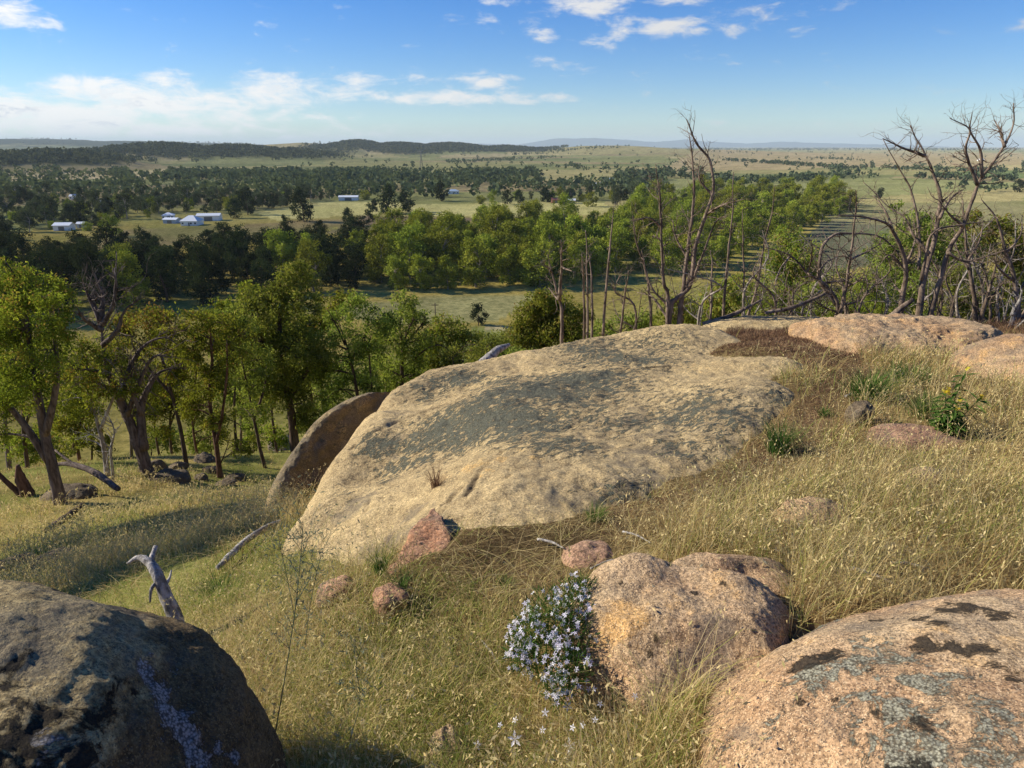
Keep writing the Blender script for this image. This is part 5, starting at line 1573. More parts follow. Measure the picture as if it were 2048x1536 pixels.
# lines of trees across the plain, and scattered paddock trees
far_l = list(restl)
for (u0, v0, u1, v1, n, th_) in [(1450, 323, 1660, 336, 150, 14), (1660, 340, 1720, 338, 50, 20), (1440, 372, 1720, 352, 160, 30), (1760, 340, 2048, 348, 90, 24), (1300, 352, 1440, 362, 70, 40), (1230, 350, 1420, 345, 60, 50), (905, 326, 1110, 318, 110, 50), (1080, 313, 1240, 310, 90, 90), (1130, 299, 1240, 297, 110, 160), (1400, 312, 1480, 310, 20, 100),
                          (1620, 318, 1700, 322, 30, 40), (1820, 358, 2048, 364, 70, 18), (1900, 384, 2048, 372, 12, 30), (1080, 335, 1250, 340, 24, 60), (1300, 305, 1400, 300, 40, 200), (700, 345, 1000, 352, 50, 60)]:
    tt = rng.random(n)
    x, y = floor_at(u0 + (u1 - u0) * tt, v0 + (v1 - v0) * tt)
    for a, b in zip(x + rng.normal(size=n) * th_ * .4, y + rng.normal(size=n) * th_):
        far_l.append((a, b, rng.uniform(7, 14)))
for _ in range(420):                    # the open plain
    u, v = rng.uniform(600, 2150), 292 + 46 * rng.random() ** 1.6 + 6
    x, y = floor_at(u, v)
    far_l.append((float(x), float(y), rng.uniform(7, 15)))
fm = far_mass(far_l)
tag(fm.build('woodland', L_GREY, smooth=False), 'scattered far trees and tree lines across the plain', None, None, 'stuff')
# wooded hills
fl = []
for hx, hy, hh, sx, sy, pw in HILLS:
    if pw <= 0 or hy > 9000:
        continue
    n = int(min(7000, 2 * np.pi * sx * sy / 230))
    x, y = hx + rng.normal(size=n) * sx * 1.25, hy + rng.normal(size=n) * sy * 1.2
    ok = forest(x, y) > .08 * rng.normal(size=n) + .05
    fl += [(a, b, rng.uniform(10, 19)) for a, b in zip(x[ok], y[ok])]
n = 7000                                # the wooded horizon of the plain
x = rng.uniform(-9000, 14000, n)
y = rng.uniform(8000, 15000, n)
m_ = fbm2(x, y, 0.0007, 3, 44.0) > -.05
fl += [(a, b, rng.uniform(14, 26)) for a, b in zip(x[m_], y[m_])]
tag(far_mass(fl, 1.0).build('hill_forest', L_HILL, smooth=False), 'dark bush covering the far hills', None, None, 'stuff')

# ---------------------------------------------------------------- farm buildings
M_WHITE = simple_mat('white_paint', (.78, .77, .74), .6, .05)
M_IRON = simple_mat('roof_iron', (.62, .64, .66), .45, .08)
M_BLUE = simple_mat('blue_iron', (.30, .38, .47), .5, .08)
M_REDW = simple_mat('red_wall', (.30, .11, .07), .7, .1)
M_TAN = simple_mat('tan_wall', (.50, .36, .24), .7, .1)
M_GLASS = simple_mat('window_glass', (.05, .06, .07), .15, .1)
M_CHARCOAL = simple_mat('door_paint', (.16, .15, .14), .6, .1)  # plain dark grey of the doors and the tower


def house(label, u, v, wpx, hm, depth, wallm, roofm, rh=1.6, hip=False, rot=0.0, cat='house', name='farmhouse', nwin=3):
    x, y = floor_at(u, v)
    x, y = float(x), float(y)
    w_ = wpx * math.hypot(y, 50) / FPX
    root = thing(name, label, cat, (x, y, gz(x, y)))
    root.rotation_euler = (0, 0, rot)
    b = Buf()
    b.box((-w_ / 2, -depth / 2, -.4), (w_ / 2, depth / 2, hm))
    if not hip:
        for s_ in (-1, 1):
            xx = s_ * w_ / 2
            b.poly([(xx, -depth / 2, hm), (xx, depth / 2, hm), (xx, 0, hm + rh)], tris=[(0, 1, 2)])
    b.build('wall', wallm, root, smooth=False)
    r = Buf()
    ov = .5
    hw, hd = w_ / 2 + ov, depth / 2 + ov
    rx = max(.4, hw - hd * .8) if hip else hw
    zt = .14
    lo = [(-hw, -hd, hm - .1), (hw, -hd, hm - .1), (hw, hd, hm - .1), (-hw, hd, hm - .1), (-rx, 0, hm + rh), (rx, 0, hm + rh)]
    up = [(a, c, d + zt) for a, c, d in lo]
    f4, f3 = [(0, 1, 5, 4), (2, 3, 4, 5)], ([(1, 2, 5), (3, 0, 4)] if hip else [])
    r.poly(up, f4, f3)
    r.poly(lo, [t_[::-1] for t_ in f4], [t_[::-1] for t_ in f3])
    r.poly([lo[0], lo[1], up[1], up[0], lo[2], lo[3], up[3], up[2]], [(0, 1, 2, 3), (4, 5, 6, 7)])
    rf_ = r.build('roof', roofm, root, smooth=False)
    if nwin:
        for i in range(nwin):
            cx = -w_ / 2 + w_ * (i + .5) / (nwin + 1) + (w_ / (nwin + 1) if i >= nwin // 2 else 0)
            g = Buf()
            g.box((cx - .6, -depth / 2 - .03, 1.0), (cx + .6, -depth / 2 + .05, 2.1))
            g.build('window', M_GLASS, root, smooth=False)
    g = Buf()
    dw = .5 if nwin else w_ * .18
    g.box((-dw, -depth / 2 - .04, 0), (dw, -depth / 2 + .05, 2.1 if nwin else hm * .8))
    g.build('door', M_CHARCOAL, root, smooth=False)
    return root


house('white homestead with a pale pyramid roof on the edge of the ploughed paddock', 385, 450, 32, 3.0, 10, M_WHITE, M_IRON, 3.2, True)
house('long white iron shed behind the homestead', 420, 441, 42, 3.6, 8, M_WHITE, M_IRON, 1.3, False, .15, 'shed', 'farm_shed', 0)
house('low white shed among green trees at the far left', 130, 460, 30, 3.2, 8, M_WHITE, M_IRON, 1.4, False, .1, 'shed', 'farm_shed', 0)
house('small grey shed just right of the low white shed', 165, 456, 13, 2.8, 5, M_BLUE, M_IRON, 1.0, False, .1, 'shed', 'farm_shed', 0)
house('low grey shed left of the white homestead', 345, 446, 26, 2.6, 7, M_BLUE, M_IRON, 1.0, False, -.1, 'shed', 'farm_shed', 0)
house('pale roofed house in the trees left of the homestead', 338, 438, 20, 2.8, 8, M_WHITE, M_IRON, 1.6, True, .3)
house('tall blue grey iron barn beyond the far paddock', 1218, 371, 17, 7.5, 10, M_BLUE, M_BLUE, 2.2, False, .1, 'barn', 'barn', 0)
house('long low pale shed attached beside the tall blue grey barn', 1196, 372, 20, 3.0, 8, M_BLUE, M_IRON, 1.0, False, .1, 'shed', 'farm_shed', 0)
house('red walled shed under the dense dark tree', 1112, 405, 18, 3.0, 8, M_REDW, M_REDW, 1.6, False, .1, 'shed', 'farm_shed', 0)
house('tan shed with a pale roof right of the red one', 1140, 406, 20, 3.0, 8, M_TAN, M_IRON, 1.3, False, -.1, 'shed', 'farm_shed', 0)
house('long low white building along the top of the pale paddock', 698, 400, 36, 3.2, 9, M_WHITE, M_IRON, 1.2, False, .05, 'shed', 'farm_shed', 0)
house('small white roofed house among dark trees above the paddock', 772, 364, 18, 3.0, 9, M_WHITE, M_WHITE, 1.6, False, .1)
house('blue grey roofed house behind the dark pointed tree', 907, 387, 20, 3.0, 9, M_WHITE, M_BLUE, 1.8, True, .1)
house('house with a blue roof in the green paddocks at left', 208, 412, 22, 3.0, 9, M_BLUE, M_BLUE, 1.8, True, .2)
house('white house half hidden by trees at the far left', 40, 379, 16, 3.4, 9, M_WHITE, M_IRON, 1.8, True, .2)
house('white roofed farmhouse beyond the blue roofed one', 152, 398, 16, 3.0, 9, M_WHITE, M_IRON, 1.6, False, .2)
house('small white shed alone far out on the right hand plain', 1961, 322, 9, 5.0, 14, M_WHITE, M_WHITE, 2.2, False, .1, 'shed', 'farm_shed', 0)
house('white farmhouse below the wooded far ridge', 405, 303, 4, 9.0, 22, M_WHITE, M_WHITE, 4.0, False, .1)

# lattice power tower far out and a wooden pole in the field
x, y = (float(q) for q in floor_at(843, 340))
pt = thing('power_tower', 'tall thin lattice power tower standing above the far trees', 'power tower', (x, y, gz(x, y)))
b, a_ = Buf(), Buf()
for sx2 in (-1, 1):
    for sy2 in (-1, 1):
        b.tube([(sx2 * 4, sy2 * 4, -.5), (sx2 * 1.2, sy2 * 1.2, 24), (sx2 * .5, sy2 * .5, 40)], .28, 4)
for i in range(9):
    z = 2 + i * 4.2
    w_ = 4 - 3.2 * min(1, z / 30)
    for s_ in (-1, 1):
        b.tube([(-w_, s_ * w_, z), (w_, s_ * w_ * .92, z + 4)], .16, 3)
        b.tube([(w_, s_ * w_, z), (-w_, s_ * w_ * .92, z + 4)], .16, 3)
b.build('mast', M_CHARCOAL, pt)
for z, l in ((28, 7), (33, 8.5), (38, 6)):
    a_ = Buf()
    a_.tube([(-l, 0, z), (0, 0, z + .8), (l, 0, z)], .25, 4)
    a_.build('crossarm', M_CHARCOAL, pt)
x, y = (float(q) for q in floor_at(872, 664))
up_ = thing('power_pole', 'wooden power pole with a short crossarm standing in the field behind the sapling', 'power pole', (x, y, gz(x, y)))
b = Buf()
b.tube([(0, 0, -.5), (0, 0, 4), (0.02, 0, 8.4)], [.16, .14, .11], 8)
b.build('pole', B_DARK, up_)
b = Buf()
b.box((-1.0, -.08, 7.7), (1.0, .08, 7.88))
b.build('crossarm', B_DARK, up_, smooth=False)

# ---------------------------------------------------------------- grass and small plants
def grass_mat(name, stops, transl=.35):
    m, t = new_mat(name)
    cr = t.node('ShaderNodeValToRGB', {0: t.attr('v')})
    e = cr.color_ramp.elements
    e[0].position, e[0].color = stops[0][0], (*stops[0][1], 1)
    e[1].position, e[1].color = stops[-1][0], (*stops[-1][1], 1)
    for p, c in stops[1:-1]:
        q = e.new(p)
        q.color = (*c, 1)
    d = t.node('ShaderNodeBsdfDiffuse', {'Color': cr.outputs[0]})
    tr = t.node('ShaderNodeBsdfTranslucent', {'Color': cr.outputs[0]})
    x = t.node('ShaderNodeMixShader', {0: transl, 1: d.outputs[0], 2: tr.outputs[0]})
    t.node('ShaderNodeOutputMaterial', {0: x.outputs[0]})
    return m


G_DRY = grass_mat('dry_grass', [(0, (.10, .055, .028)), (.2, (.28, .175, .072)), (.45, (.54, .39, .16)), (.62, (.68, .54, .27)), (.72, (.44, .40, .11)), (.86, (.23, .28, .055)), (1, (.11, .17, .03))])
G_GREEN = grass_mat('green_grass', [(0, (.03, .06, .014)), (.5, (.075, .14, .028)), (.85, (.16, .24, .05)), (1, (.42, .36, .16))])
G_BROWN = grass_mat('brown_moss', [(0, (.08, .045, .028)), (.5, (.20, .115, .07)), (.85, (.34, .215, .12)), (1, (.44, .33, .18))])


def on_ground(x, y):
    """heights, and which points lie clear of every rock"""
    z = ground(x, y)
    ok = np.ones(len(x), bool)
    dn = Vector((0, 0, -1))
    for t_ in ROCK_TREES:
        vs = t_[1]
        cand_ = np.nonzero(ok & (x > vs[0]) & (x < vs[1]) & (y > vs[2]) & (y < vs[3]))[0]
        for i in cand_:
            h = t_[0].ray_cast(Vector((x[i], y[i], 30)), dn)
            if h[0] is not None and h[0].z > z[i] - .004:
                ok[i] = False
    return z, ok


def blades(buf, x, y, z, h, w_, lean, az_, v, curl=.6):
    """one blade per row: three joints, tapering"""
    n = len(x)
    b0 = np.stack([x, y, z - .01], 1)
    dh = np.stack([np.cos(az_), np.sin(az_), 0 * az_], 1)
    side = np.stack([-np.sin(az_), np.cos(az_), 0 * az_], 1)
    tw_ = rng.uniform(-1.2, 1.2, n)[:, None]
    side = side * np.cos(tw_) + dh * np.sin(tw_) * .8
    side[:, 2] += .0
    l1, l2, l3 = lean, lean + curl * rng.uniform(.3, 1, n), lean + curl * rng.uniform(.8, 2.0, n)
    pts = [b0]
    for l, f in ((l1, .40), (l2, .35), (l3, .30)):
        pts.append(pts[-1] + (dh * np.sin(l)[:, None] + np.array([0, 0, 1]) * np.cos(l)[:, None]) * (h * f)[:, None])
    ws = [1.0, .85, .6, .08]
    L_ = [p - side * (w_ * q * .5)[:, None] for p, q in zip(pts, ws)]
    R_ = [p + side * (w_ * q * .5)[:, None] for p, q in zip(pts, ws)]
    V = np.stack([L_[0], R_[0], L_[1], R_[1], L_[2], R_[2], L_[3], R_[3]], 1)
    base = buf.n
    buf.V.append(V.reshape(-1, 3))
    vv = np.repeat(v, 8)
    buf.A.append(np.clip(vv, 0, 1))
    k = base + np.arange(n)[:, None] * 8
    for a in (0, 2, 4):
        buf.Q.append(k + np.array([a, a + 1, a + 3, a + 2])[None])
    buf.n += 8 * n
    return pts[3]


def seeds_(buf, tips, size, v):
    n = len(tips)
    d = rng.normal(size=(n, 3)) * .5 + np.array([0, 0, -.6])
    d /= np.linalg.norm(d, axis=1)[:, None]
    s = np.cross(d, rng.normal(size=(n, 3)))
    s /= np.linalg.norm(s, axis=1)[:, None]
    Lh = (size * rng.uniform(.6, 1.4, n))[:, None]
    q = np.stack([tips, tips + d * Lh * .5 + s * Lh * .16, tips + d * Lh, tips + d * Lh * .5 - s * Lh * .16], 1)
    buf.quads(q, v)


def to_pix(x, y, z):
    c, s = math.cos(PITCH), math.sin(PITCH)
    dep = np.maximum(y * c - z * s, .05)
    return 1024 + FPX * x / dep, 768 - FPX * (y * s + z * c) / dep


ROCK_TREES = [(b, bb) for b, bb in zip(ROCK_TREES, ROCK_BOX)]
R1_ = np.log(.75)


def field(n_tuft, per, r0, r1, spread, hmin, hmax, wid, a0=-46, a1=46):
    r = np.exp(rng.uniform(np.log(r0), np.log(r1), n_tuft))
    a = np.radians(rng.uniform(a0, a1, n_tuft))
    cx, cy = r * np.sin(a), r * np.cos(a)
    sp = spread * np.maximum(1, r / 4)
    ox, oy = rng.normal(size=(n_tuft, per)) * sp[:, None], rng.normal(size=(n_tuft, per)) * sp[:, None]
    x, y = (cx[:, None] + ox).ravel(), (cy[:, None] + oy).ravel()
    out = np.arctan2(oy, ox).ravel()
    th_ = np.repeat(rng.uniform(0, 6.28, n_tuft), per)
    return x, y, out, th_, np.repeat(rng.random(n_tuft), per)


gb = Buf()
for (nt, per, r0, r1, sp) in ((9000, 12, .8, 4.5, .035), (7000, 11, 3.5, 11, .06), (8500, 9, 8, 34, .07)):
    x, y, out, tdir, tr_ = field(nt, per, r0, r1, sp, 0, 0, 0)
    z, ok = on_ground(x, y)
    # the brown crust right of the dome and behind it stays short
    u, v = to_pix(x, y, z)
    brown = (u > 1380) & (u < 1720) & (v > 655) & (v < 745)
    crest = (y > 8.5) & (x > -1) & (y < 14)
    rdist = rim_dist(x, y)
    ok &= rng.random(len(x)) > + .80 * sstep(.26, .02, rdist + .10 * fbm2(x, y, 2.2, 3, 6.6))
    ok &= ~(brown & (rng.random(len(x)) < .97)) & ~(crest & (rng.random(len(x)) < .8))
    x, y, z, out, tdir, tr_ = (q[ok] for q in (x, y, z, out, tdir, tr_))
    u, v = to_pix(x, y, z)
    r = np.hypot(x, y)
    n = len(x)
    tall = 1.5 * fbm2(x, y, 1.1, 3, 61.0)
    green = fbm2(x, y, .8, 4, 71.0)
    right = sstep(.8, 2.0, x - .12 * y)
    leftz = sstep(-.3, -1.2, x)
    foot = np.exp(-(((u - 1050) / 260) ** 2 + ((v - 1120) / 75) ** 2)) + .8 * np.exp(-(((u - 1450) / 260) ** 2 + ((v - 960) / 70) ** 2))
    h = np.clip(.15 + .13 * tall + .04 * right, .04, .5) * rng.uniform(.45, 1.35, n)
    h = h * (1 - .62 * np.clip(foot, 0, 1)) * (1 - .25 * leftz * (r < 6))
    h = np.where(r > 6, h * np.where(x < 0, .85, 1.0), h)
    far_w = np.maximum(.0021, r * .00062)
    w_ = far_w * rng.uniform(.7, 1.5, n)
    lean = np.abs(rng.normal(size=n)) * .50 + .10 + .6 * foot + .35 * (tr_ > .8)
    azd = np.where(rng.random(n) < .6, out, tdir) + rng.normal(size=n) * .5
    gv = np.clip(.42 + .15 * rng.normal(size=n) + .42 * fbm2(x, y, 1.7, 3, 77.0), .05, .68)
    pg = np.clip(.23 + .75 * green + .36 * sstep(.3, -.6, x) * (r < 5) + .14 * (x < .7) * (y < 2.6) + .22 * (x < -1) * (r > 3.5) - .25 * foot - .06 * right, .02, .85)
    isg = rng.random(n) < pg
    gv = np.where(isg, rng.uniform(.68, .97, n), gv)
    dk = rng.random(n) < .12
    gv = np.where(dk & ~isg, rng.uniform(.03, .22, n), gv)
    tips = blades(gb, x, y, z, h, w_, lean, azd, gv, .55)
    sd_ = (rng.random(n) < .30) & (h > .12) & (r < 9)
    seeds_(gb, tips[sd_], np.maximum(.017, r[sd_] * .0033), np.clip(rng.normal(size=sd_.sum()) * .07 + .58, .4, .68))
for (nt, per, r0, r1, a1_) in ((2600, 7, .9, 4.5, 46), (1300, 7, 3.5, 10, 46), (900, 8, 4, 18, 46), (2600, 9, 4, 22, -6)):
    x, y, out, tdir, tr_ = field(nt, per, r0, r1, .05, 0, 0, 0, -46, a1_)
    z, ok = on_ground(x, y)
    u, v = to_pix(x, y, z)
    ok &= ~((u > 1380) & (u < 1720) & (v > 655) & (v < 745)) & ~((y > 8.5) & (x > -1) & (y < 14))
    ok &= rim_dist(x, y) > .35
    ok &= fbm2(x, y, .7, 3, 91.0) + .25 * sstep(.5, 2, x) > -.02
    x, y, z, out, tdir = (q[ok] for q in (x, y, z, out, tdir))
    n = len(x)
    r = np.hypot(x, y)
    tips = blades(gb, x, y, z, rng.uniform(.22, .48, n), np.maximum(.0018, r * .00055), np.abs(rng.normal(size=n)) * .35 + .1, np.where(rng.random(n) < .5, out, tdir) + rng.normal(size=n) * .6, np.clip(rng.normal(size=n) * .09 + np.where(rng.random(n) < .25, .76, .56), .3, .9), .75)
    for _ in range(3):
        k = rng.random(n) < .7
        seeds_(gb, tips[k] - np.array([0, 0, .012]) * _ + rng.normal(size=(k.sum(), 3)) * .006, np.maximum(.018, r[k] * .0035), np.clip(rng.normal(size=k.sum()) * .05 + .61, .4, .67))
# straw lying flat
x, y, out, tdir, tr_ = field(5200, 4, .8, 9, .06, 0, 0, 0)
z, ok = on_ground(x, y)
x, y, z, tdir = x[ok], y[ok], z[ok], tdir[ok]
n = len(x)
blades(gb, x, y, z + rng.uniform(.01, .06, n), rng.uniform(.08, .30, n), np.maximum(.0022, np.hypot(x, y) * .0007), rng.uniform(1.15, 1.5, n), tdir + rng.normal(size=n), np.clip(.55 + .12 * rng.normal(size=n), .1, .7), .2)
tag(gb.build('grass', G_DRY, smooth=False), 'dry straw and green grass over the hillside', None, None, 'stuff')

# brown crust of moss and litter beside and behind the dome
mb = Buf()
n = 46000
rim_n = 15000
u = np.concatenate([rng.uniform(1370, 1730, n // 2), rng.uniform(1150, 2100, n - n // 2)])
Yr = np.concatenate([rng.uniform(7.0, 10.5, n // 2), rng.uniform(8.3, 13.0, n - n // 2)])
x = (u - 1024) / FPX / .955 * Yr
y = Yr
seg_ = rng.integers(0, len(RIM) - 1, rim_n)
RA = np.array(RIM)
tt = rng.random(rim_n)
x = np.concatenate([x, RA[seg_, 0] * (1 - tt) + RA[seg_ + 1, 0] * tt + rng.normal(size=rim_n) * .13])
y = np.concatenate([y, RA[seg_, 1] * (1 - tt) + RA[seg_ + 1, 1] * tt + rng.normal(size=rim_n) * .16])
z, ok = on_ground(x, y)
x, y, z = x[ok], y[ok], z[ok]
n = len(x)
cl = fbm2(x, y, 1.6, 3, 81.0)
ridge = np.exp(-((y - 10.6 - .05 * x) / .7) ** 2)
h = (.035 + .05 * np.clip(cl + .2, 0, 1) + .17 * ridge * np.clip(.5 + 2.2 * fbm2(x, y, .8, 3, 83.0), 0, 1)) * rng.uniform(.6, 1.3, n)
blades(mb, x, y, z, h * np.clip(y / 7, .5, 1), .009 * np.clip(y / 9, .3, 1) * rng.uniform(.7, 1.4, n), rng.uniform(.05, .7, n), rng.uniform(0, 6.28, n), np.clip(.5 + .2 * rng.normal(size=n) + .5 * cl, 0, 1), .4)
tag(mb.build('brown_undergrowth', G_BROWN, smooth=False), 'reddish brown moss and dead tufts along the crest', None, None, 'stuff')


def tuft(label, u, v, wpx, hpx, n=260, gm=None, vmean=.5, spread=.6, name='grass_tuft', y=None, cat='grass tuft'):
    q = hit(u, v) if y is None else P(u, v, y)
    if y is None:
        for t_, bb in ROCK_TREES:      # standing on the dome where it meets the grass
            h = t_.ray_cast(Vector((q[0], q[1], 30)), Vector((0, 0, -1)))
            if h[0] is not None and h[0].z > q[2] and h[0].z < q[2] + .4:
                q[2] = h[0].z
    s = np.linalg.norm(q) / FPX
    b = Buf()
    o = rng.normal(size=(n, 2)) * wpx * s * .16
    h = hpx * s * rng.uniform(.55, 1.15, n)
    blades(b, o[:, 0], o[:, 1], np.zeros(n) - .01, h, np.maximum(.0028, .00085 * np.linalg.norm(q)) * rng.uniform(.7, 1.4, n), np.abs(rng.normal(size=n)) * spread * .5, np.arctan2(o[:, 1], o[:, 0]) + rng.normal(size=n) * .6, np.clip(vmean + .2 * rng.normal(size=n), 0, 1), .5)
    ob = b.build(name, gm or G_GREEN, smooth=False)
    ob.location = [float(k) for k in q]
    return tag(ob, label, cat, 'green tufts on the hilltop')


tuft('thick fresh green tussock near the long low outcrop', 1735, 802, 70, 66, 420, vmean=.5)
tuft('spreading low green clump against the broken edge of the long outcrop', 1815, 768, 90, 46, 380, vmean=.4, spread=1.0)
tuft('dark green tuft with dead stalks on the right rim of the dome', 1558, 905, 56, 70, 300, vmean=.35)
tuft('small bright green tuft at the front foot of the dome', 1190, 1040, 44, 40, 170, vmean=.7)
tuft('green tuft beside the pointed wedge of rock', 762, 1140, 30, 50, 130, vmean=.45, y=2.92)
tuft('dry brown tuft growing at the tip of the pointed wedge of rock', 875, 1022, 24, 46, 90, gm=G_BROWN, vmean=.6)
tuft('dead brown bush wedged in the cleft between slab and dome', 622, 985, 46, 60, 220, gm=G_BROWN, vmean=.5, spread=1.0, y=6.3)
tuft('leafy green clump behind the dark shaded boulder', 435, 1192, 70, 46, 260, vmean=.6, spread=1.1)
tuft('green tuft at the foot of the yellow flowering weed', 1850, 835, 60, 50, 240, vmean=.6)
tuft('small green tuft in the brown crust right of the dome', 1648, 832, 30, 26, 90, vmean=.45)
tuft('green sprig right of the small reddish block', 805, 1205, 26, 40, 70, vmean=.6)
tuft('green tuft in straw between wedge and flowering bush', 1010, 1170, 40, 30, 90, vmean=.65)
tuft('tall pale oat stalks standing in the grass bank right of the dome', 1560, 1000, 46, 62, 60, gm=G_DRY, vmean=.62, spread=.3)
tuft('tall pale oat stalks further right on the grass bank', 1625, 985, 40, 60, 50, gm=G_DRY, vmean=.62, spread=.3)
tuft('straw clump before the tan sunken stone', 1690, 1050, 60, 66, 90, gm=G_DRY, vmean=.6, spread=.7)

# ---- lilac flowering bush
M_PETAL = leaf_mat('petal', [(0, (.68, .63, .78)), (.6, (.82, .79, .87)), (1, (.88, .86, .89))], .35)
M_PETY = leaf_mat('petal_yellow', [(0, (.75, .55, .02)), (1, (.85, .72, .05))], .3)


def star(buf, c, nrm, r, val):
    nrm = np.asarray(nrm, float)
    nrm /= np.linalg.norm(nrm)
    a = np.cross(nrm, [.3, .5, .8])
    a /= np.linalg.norm(a)
    b = np.cross(nrm, a)
    t0 = rng.random() * 6.28
    for k in range(5):
        t_ = t0 + k * 1.2566
        d = math.cos(t_) * a + math.sin(t_) * b
        e = -math.sin(t_) * a + math.cos(t_) * b
        q = np.array([c, c + d * r * .5 + e * r * .2 + nrm * r * .06, c + d * r + nrm * r * -.02, c + d * r * .5 - e * r * .2 + nrm * r * .06])
        buf.quads(q[None], [val])


LOBES = [(1150, 1205, 44, 2.12), (1100, 1225, 46, 2.05), (1060, 1262, 42, 1.98), (1145, 1270, 50, 1.98), (1090, 1305, 50, 1.92), (1045, 1310, 30, 1.9), (1140, 1340, 44, 1.84), (1175, 1240, 36, 2.05), (1165, 1180, 26, 2.16), (1120, 1375, 34, 1.78)]
q0 = hit(1120, 1385)
q0[1] = 1.93
q0 = np.array([float(ray(1118, 1300)[0]) * 1.93, 1.93, gz(float(ray(1118, 1300)[0]) * 1.93, 1.93)])
fb = thing('flowering_bush', 'loose bush of fine green leaves covered with lilac star flowers beside the squat orange boulder', 'flowering bush', q0)
lb_, pb_, sb_ = Buf(), Buf(), Buf()
for lu, lv, lr, lY in LOBES:
    c0_ = P(lu, lv, lY) - q0
    rm = lr * 1.2 * lY / FPX
    n = int(10.5 * lr)
    d = rng.normal(size=(n, 3))
    d /= np.linalg.norm(d, axis=1)[:, None]
    p = c0_ + d * rm * (rng.uniform(.1, 1.1, n) ** .6)[:, None]
    dd = d * .6 + rng.normal(size=(n, 3)) * .5 + np.array([0, 0, .5])
    dd /= np.linalg.norm(dd, axis=1)[:, None]
    ss = np.cross(dd, rng.normal(size=(n, 3)))
    ss /= np.linalg.norm(ss, axis=1)[:, None]
    ll = rng.uniform(.02, .05, n)[:, None]
    lb_.quads(np.stack([p, p + dd * ll * .5 + ss * .0018, p + dd * ll, p + dd * ll * .5 - ss * .0018], 1), np.clip(.42 + .22 * rng.normal(size=n), 0, 1))
    limb(sb_, (rng.normal() * .02, rng.normal() * .02, -.02), c0_, .0024, .0012, 4, .02, 3)
    nf = int(lr * 1.0)
    for _ in range(nf):
        d = rng.normal(size=3) + np.array([-.35, -.7, .45])
        d /= np.linalg.norm(d)
        tip_ = c0_ + d * rm * rng.uniform(.85, 1.25)
        limb(sb_, c0_ + d * rm * .5, tip_, .0009, .0007, 3, .02, 2)
        for _k in range(rng.integers(1, 3)):
            star(pb_, tip_ + rng.normal(size=3) * .006, d * .5 + rng.normal(size=3) * .55 + np.array([-.3, -.3, .4]), rng.uniform(.0075, .0125), rng.random())
lb_.build('foliage', G_GREEN, fb, smooth=False)
sb_.build('stem', G_GREEN, fb)
pb_.build('blossoms', M_PETAL, fb, smooth=False)

STARS = [(1030, 1478, 24), (1140, 1492, 24), (985, 1522, 18), (955, 1490, 17), (1115, 1392, 17), (1090, 1425, 14), (1135, 1412, 17), (1188, 1378, 10), (1200, 1408, 11), (1230, 1300, 0), (1190, 1440, 12), (1165, 1450, 11), (1030, 1440, 12), (1085, 1460, 12), (1000, 1450, 11), (1145, 1455, 12), (1270, 1392, 11), (1100, 1515, 14), (1095, 1535, 14)]
first = None
for u, v, rp in STARS:
    if not rp:
        continue
    a, b_ = ray(u, v)
    Yh = hit(u, v + 55)[1] if v < 1480 else hit(u, 1536)[1] * 1.02
    Yh = min(Yh, 1.9)
    c = np.array([float(a) * Yh, Yh, float(b_) * Yh])
    g_ = gz(c[0], c[1])
    hgt = float(np.clip(c[2] - g_, .04, .3))
    if first is None:
        r = rp * .62 * np.linalg.norm(c) / FPX
        st = thing('star_flower', 'single pale lilac star flower on a thin stem low at the front of the grass', 'flower', (c[0], c[1], c[2] - hgt), 'star flowers standing singly in the grass')
        k = Buf()
        k.tube(smooth_line([(.01, 0, -.02), (.006, .004, hgt * .5), (0, 0, hgt)], 4), .0012, 4)
        k.build('stem', G_GREEN, st)
        k = Buf()
        star(k, np.array([0, 0, hgt]), (-.3, -.6, .7), r, .9)
        k.build('petals', M_PETAL, st, smooth=False)
        first, r0_, h0_ = st, r, hgt
    else:
        s_ = rp * .62 * np.linalg.norm(c) / FPX / r0_
        dup(first, (c[0], c[1], c[2] - h0_ * s_), rng.uniform(-.7, .7), float(s_))

# ---- yellow flowering weed
q0 = hit(1893, 872)
s0 = np.linalg.norm(q0) / FPX
yw = thing('yellow_weed', 'leafy green weed with yellow flower heads beside the rounded orange boulder', 'weed', q0)
sb_, lb_ = Buf(), Buf()
for u, v in ((1876, 775), (1906, 722), (1945, 782), (1890, 800), (1930, 800), (1870, 810), (1915, 830)):
    e = np.array([(u - 1893) * s0, rng.normal() * .05, (872 - v) * s0 * 1.02])
    pts = smooth_line([(0, 0, -.02), e * .5 + rng.normal(size=3) * .02, e], 5)
    sb_.tube(pts, np.linspace(.006, .002, len(pts)), 5)
    for p in pts[2:-1]:
        d = rng.normal(size=(3, 3))
        d[:, 2] *= .4
        d /= np.linalg.norm(d, axis=1)[:, None]
        for dd in d:
            ss = np.cross(dd, [0, 0, 1.0])
            lb_.quads(np.array([[p, p + dd * .06 + ss * .018, p + dd * .13 - np.array([0, 0, .02]), p + dd * .06 - ss * .018]]), [rng.uniform(.2, .8)])
    if v < 805:
        pb_ = Buf()
        for _ in range(16 if (u, v) in ((1876, 775), (1945, 782)) else 5):
            star(pb_, e + rng.normal(size=3) * np.array([.012, .012, .018]), (rng.normal() * .5, -.5, .8), .016, rng.random())
        pb_.build('flower_head', M_PETY, yw, smooth=False)
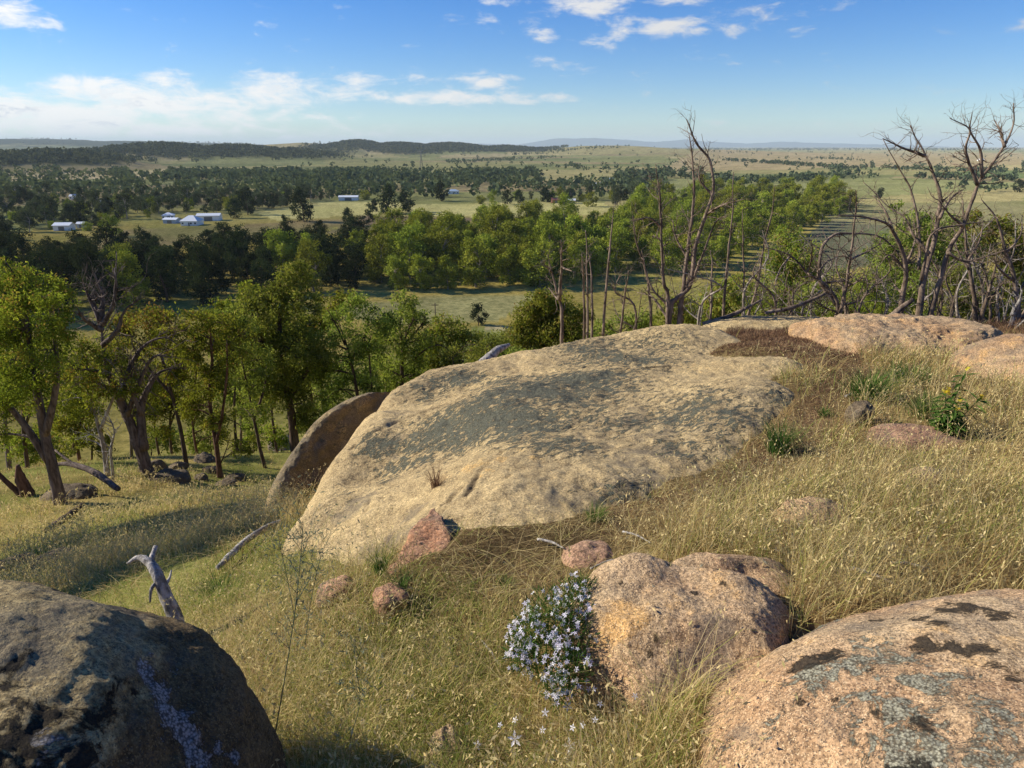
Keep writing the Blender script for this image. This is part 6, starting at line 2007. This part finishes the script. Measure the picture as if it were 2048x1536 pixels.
for _ in range(40):
    a = rng.random() * 6.28
    dd = np.array([math.cos(a), math.sin(a), .35])
    ss = np.array([-math.sin(a), math.cos(a), 0])
    p = np.array([0, 0, .02 + .1 * rng.random()])
    lb_.quads(np.array([[p, p + dd * .09 + ss * .025, p + dd * .19 - np.array([0, 0, .05]), p + dd * .09 - ss * .025]]), [rng.uniform(.2, .8)])
yw.scale = (.78, .78, .78)
sb_.build('stem', G_GREEN, yw)
lb_.build('leaves', G_GREEN, yw, smooth=False)

# ---- tall thin grey weeds in front of the dome
G_WEED = grass_mat('grey_weed', [(0, (.10, .12, .07)), (.5, (.19, .21, .13)), (1, (.30, .29, .18))])


def thin_weed(label, line, Yb, Yt, nb, tl, r=.0022):
    n = len(line)
    pts = [P(u, v, Yb + (Yt - Yb) * i / (n - 1)) for i, (u, v) in enumerate(line)]
    off = pts[0].copy()
    root = thing('tall_weed', label, 'weed', off, 'thin tall weeds before the dome')
    sl = smooth_line(pts, 6)
    sb_, lb_ = Buf(), Buf()
    sb_.tube(sl, np.linspace(r, r * .5, len(sl)), 5)
    for _ in range(nb):
        i = rng.integers(int(len(sl) * .35), len(sl))
        d = np.array([rng.normal() * .6, rng.normal() * .6, .8])
        twig(sb_, sl[i], d / np.linalg.norm(d), tl * rng.uniform(.4, 1.1), r * .55, 1)
        m = 12
        p = sl[i] + rng.normal(size=(m, 3)) * tl * .35 + np.array([0, 0, tl * .25])
        leaves(lb_, p, m, .012, .022, .004, 0, -.2)
    sb_.build('stem', G_WEED, root, off=off)
    lb_.build('leaves', G_WEED, root, smooth=False, off=off)
    return root


thin_weed('tallest thin weed with a leaning bare stem and a feathery grey top', [(548, 1480), (572, 1340), (590, 1220), (600, 1130), (606, 1050)], 1.75, 1.9, 24, .16)
thin_weed('feathery grey weed with a forked top, left one at the dome foot', [(590, 1240), (575, 1160), (560, 1090), (552, 1050)], 2.3, 2.4, 18, .16, .0017)
thin_weed('feathery grey weed, right one at the dome foot', [(610, 1290), (622, 1200), (640, 1120), (655, 1080)], 2.2, 2.3, 16, .15, .0017)
thin_weed('short grey weed with slack stems amid the lower grass', [(700, 1480), (720, 1400), (712, 1330), (730, 1280)], 1.7, 1.75, 12, .10, .0016)

# ---- sticks lying in the litter
for k, (u0, v0, u1, v1, wp, lb) in enumerate([(1075, 1090, 1130, 1110, 5, 'grey stick lying in litter at the front foot of the dome'), (1245, 1075, 1300, 1098, 4, 'pale thin stick below the small green tuft'), (1000, 1345, 960, 1290, 5, 'straw coloured stick lying across the matted grass'),
                                              (1700, 1150, 1790, 1185, 6, 'grey stick along the back of the corner boulder'), (1780, 1140, 1850, 1150, 5, 'weathered stick behind the corner boulder'), (1180, 1150, 1250, 1128, 4, 'thin twig beside the pinkish domed stone'), (1690, 800, 1745, 792, 5, 'short white stick before the fresh green tussock'), (1540, 640, 1620, 652, 4, 'thin white branch on the tufts behind the dome')]):
    timber('fallen_stick', lb, [[(u0, v0), ((u0 + u1) / 2, (v0 + v1) / 2 - 4), (u1, v1)]], [[wp, wp, wp * .5]], B_GREY, lift=.035, group='sticks in the litter', cat='stick')

# ---------------------------------------------------------------- air between here and the horizon
m_haze = bpy.data.materials.new('haze')
m_haze.use_nodes = True
hz = NT(m_haze.node_tree)
hz.n.clear()
pv = hz.node('ShaderNodeVolumePrincipled', {'Color': (0.80, 0.93, 0.98, 1), 'Density': 4.2e-5, 'Anisotropy': 0.0})
hz.node('ShaderNodeOutputMaterial', {1: pv.outputs[0]})
hb = Buf()
hb.box((-46000, -43000, -125), (46000, 46000, 420))
ho = hb.build('haze', m_haze, smooth=False)
tag(ho, 'thin blue air over the whole plain', None, None, 'stuff')
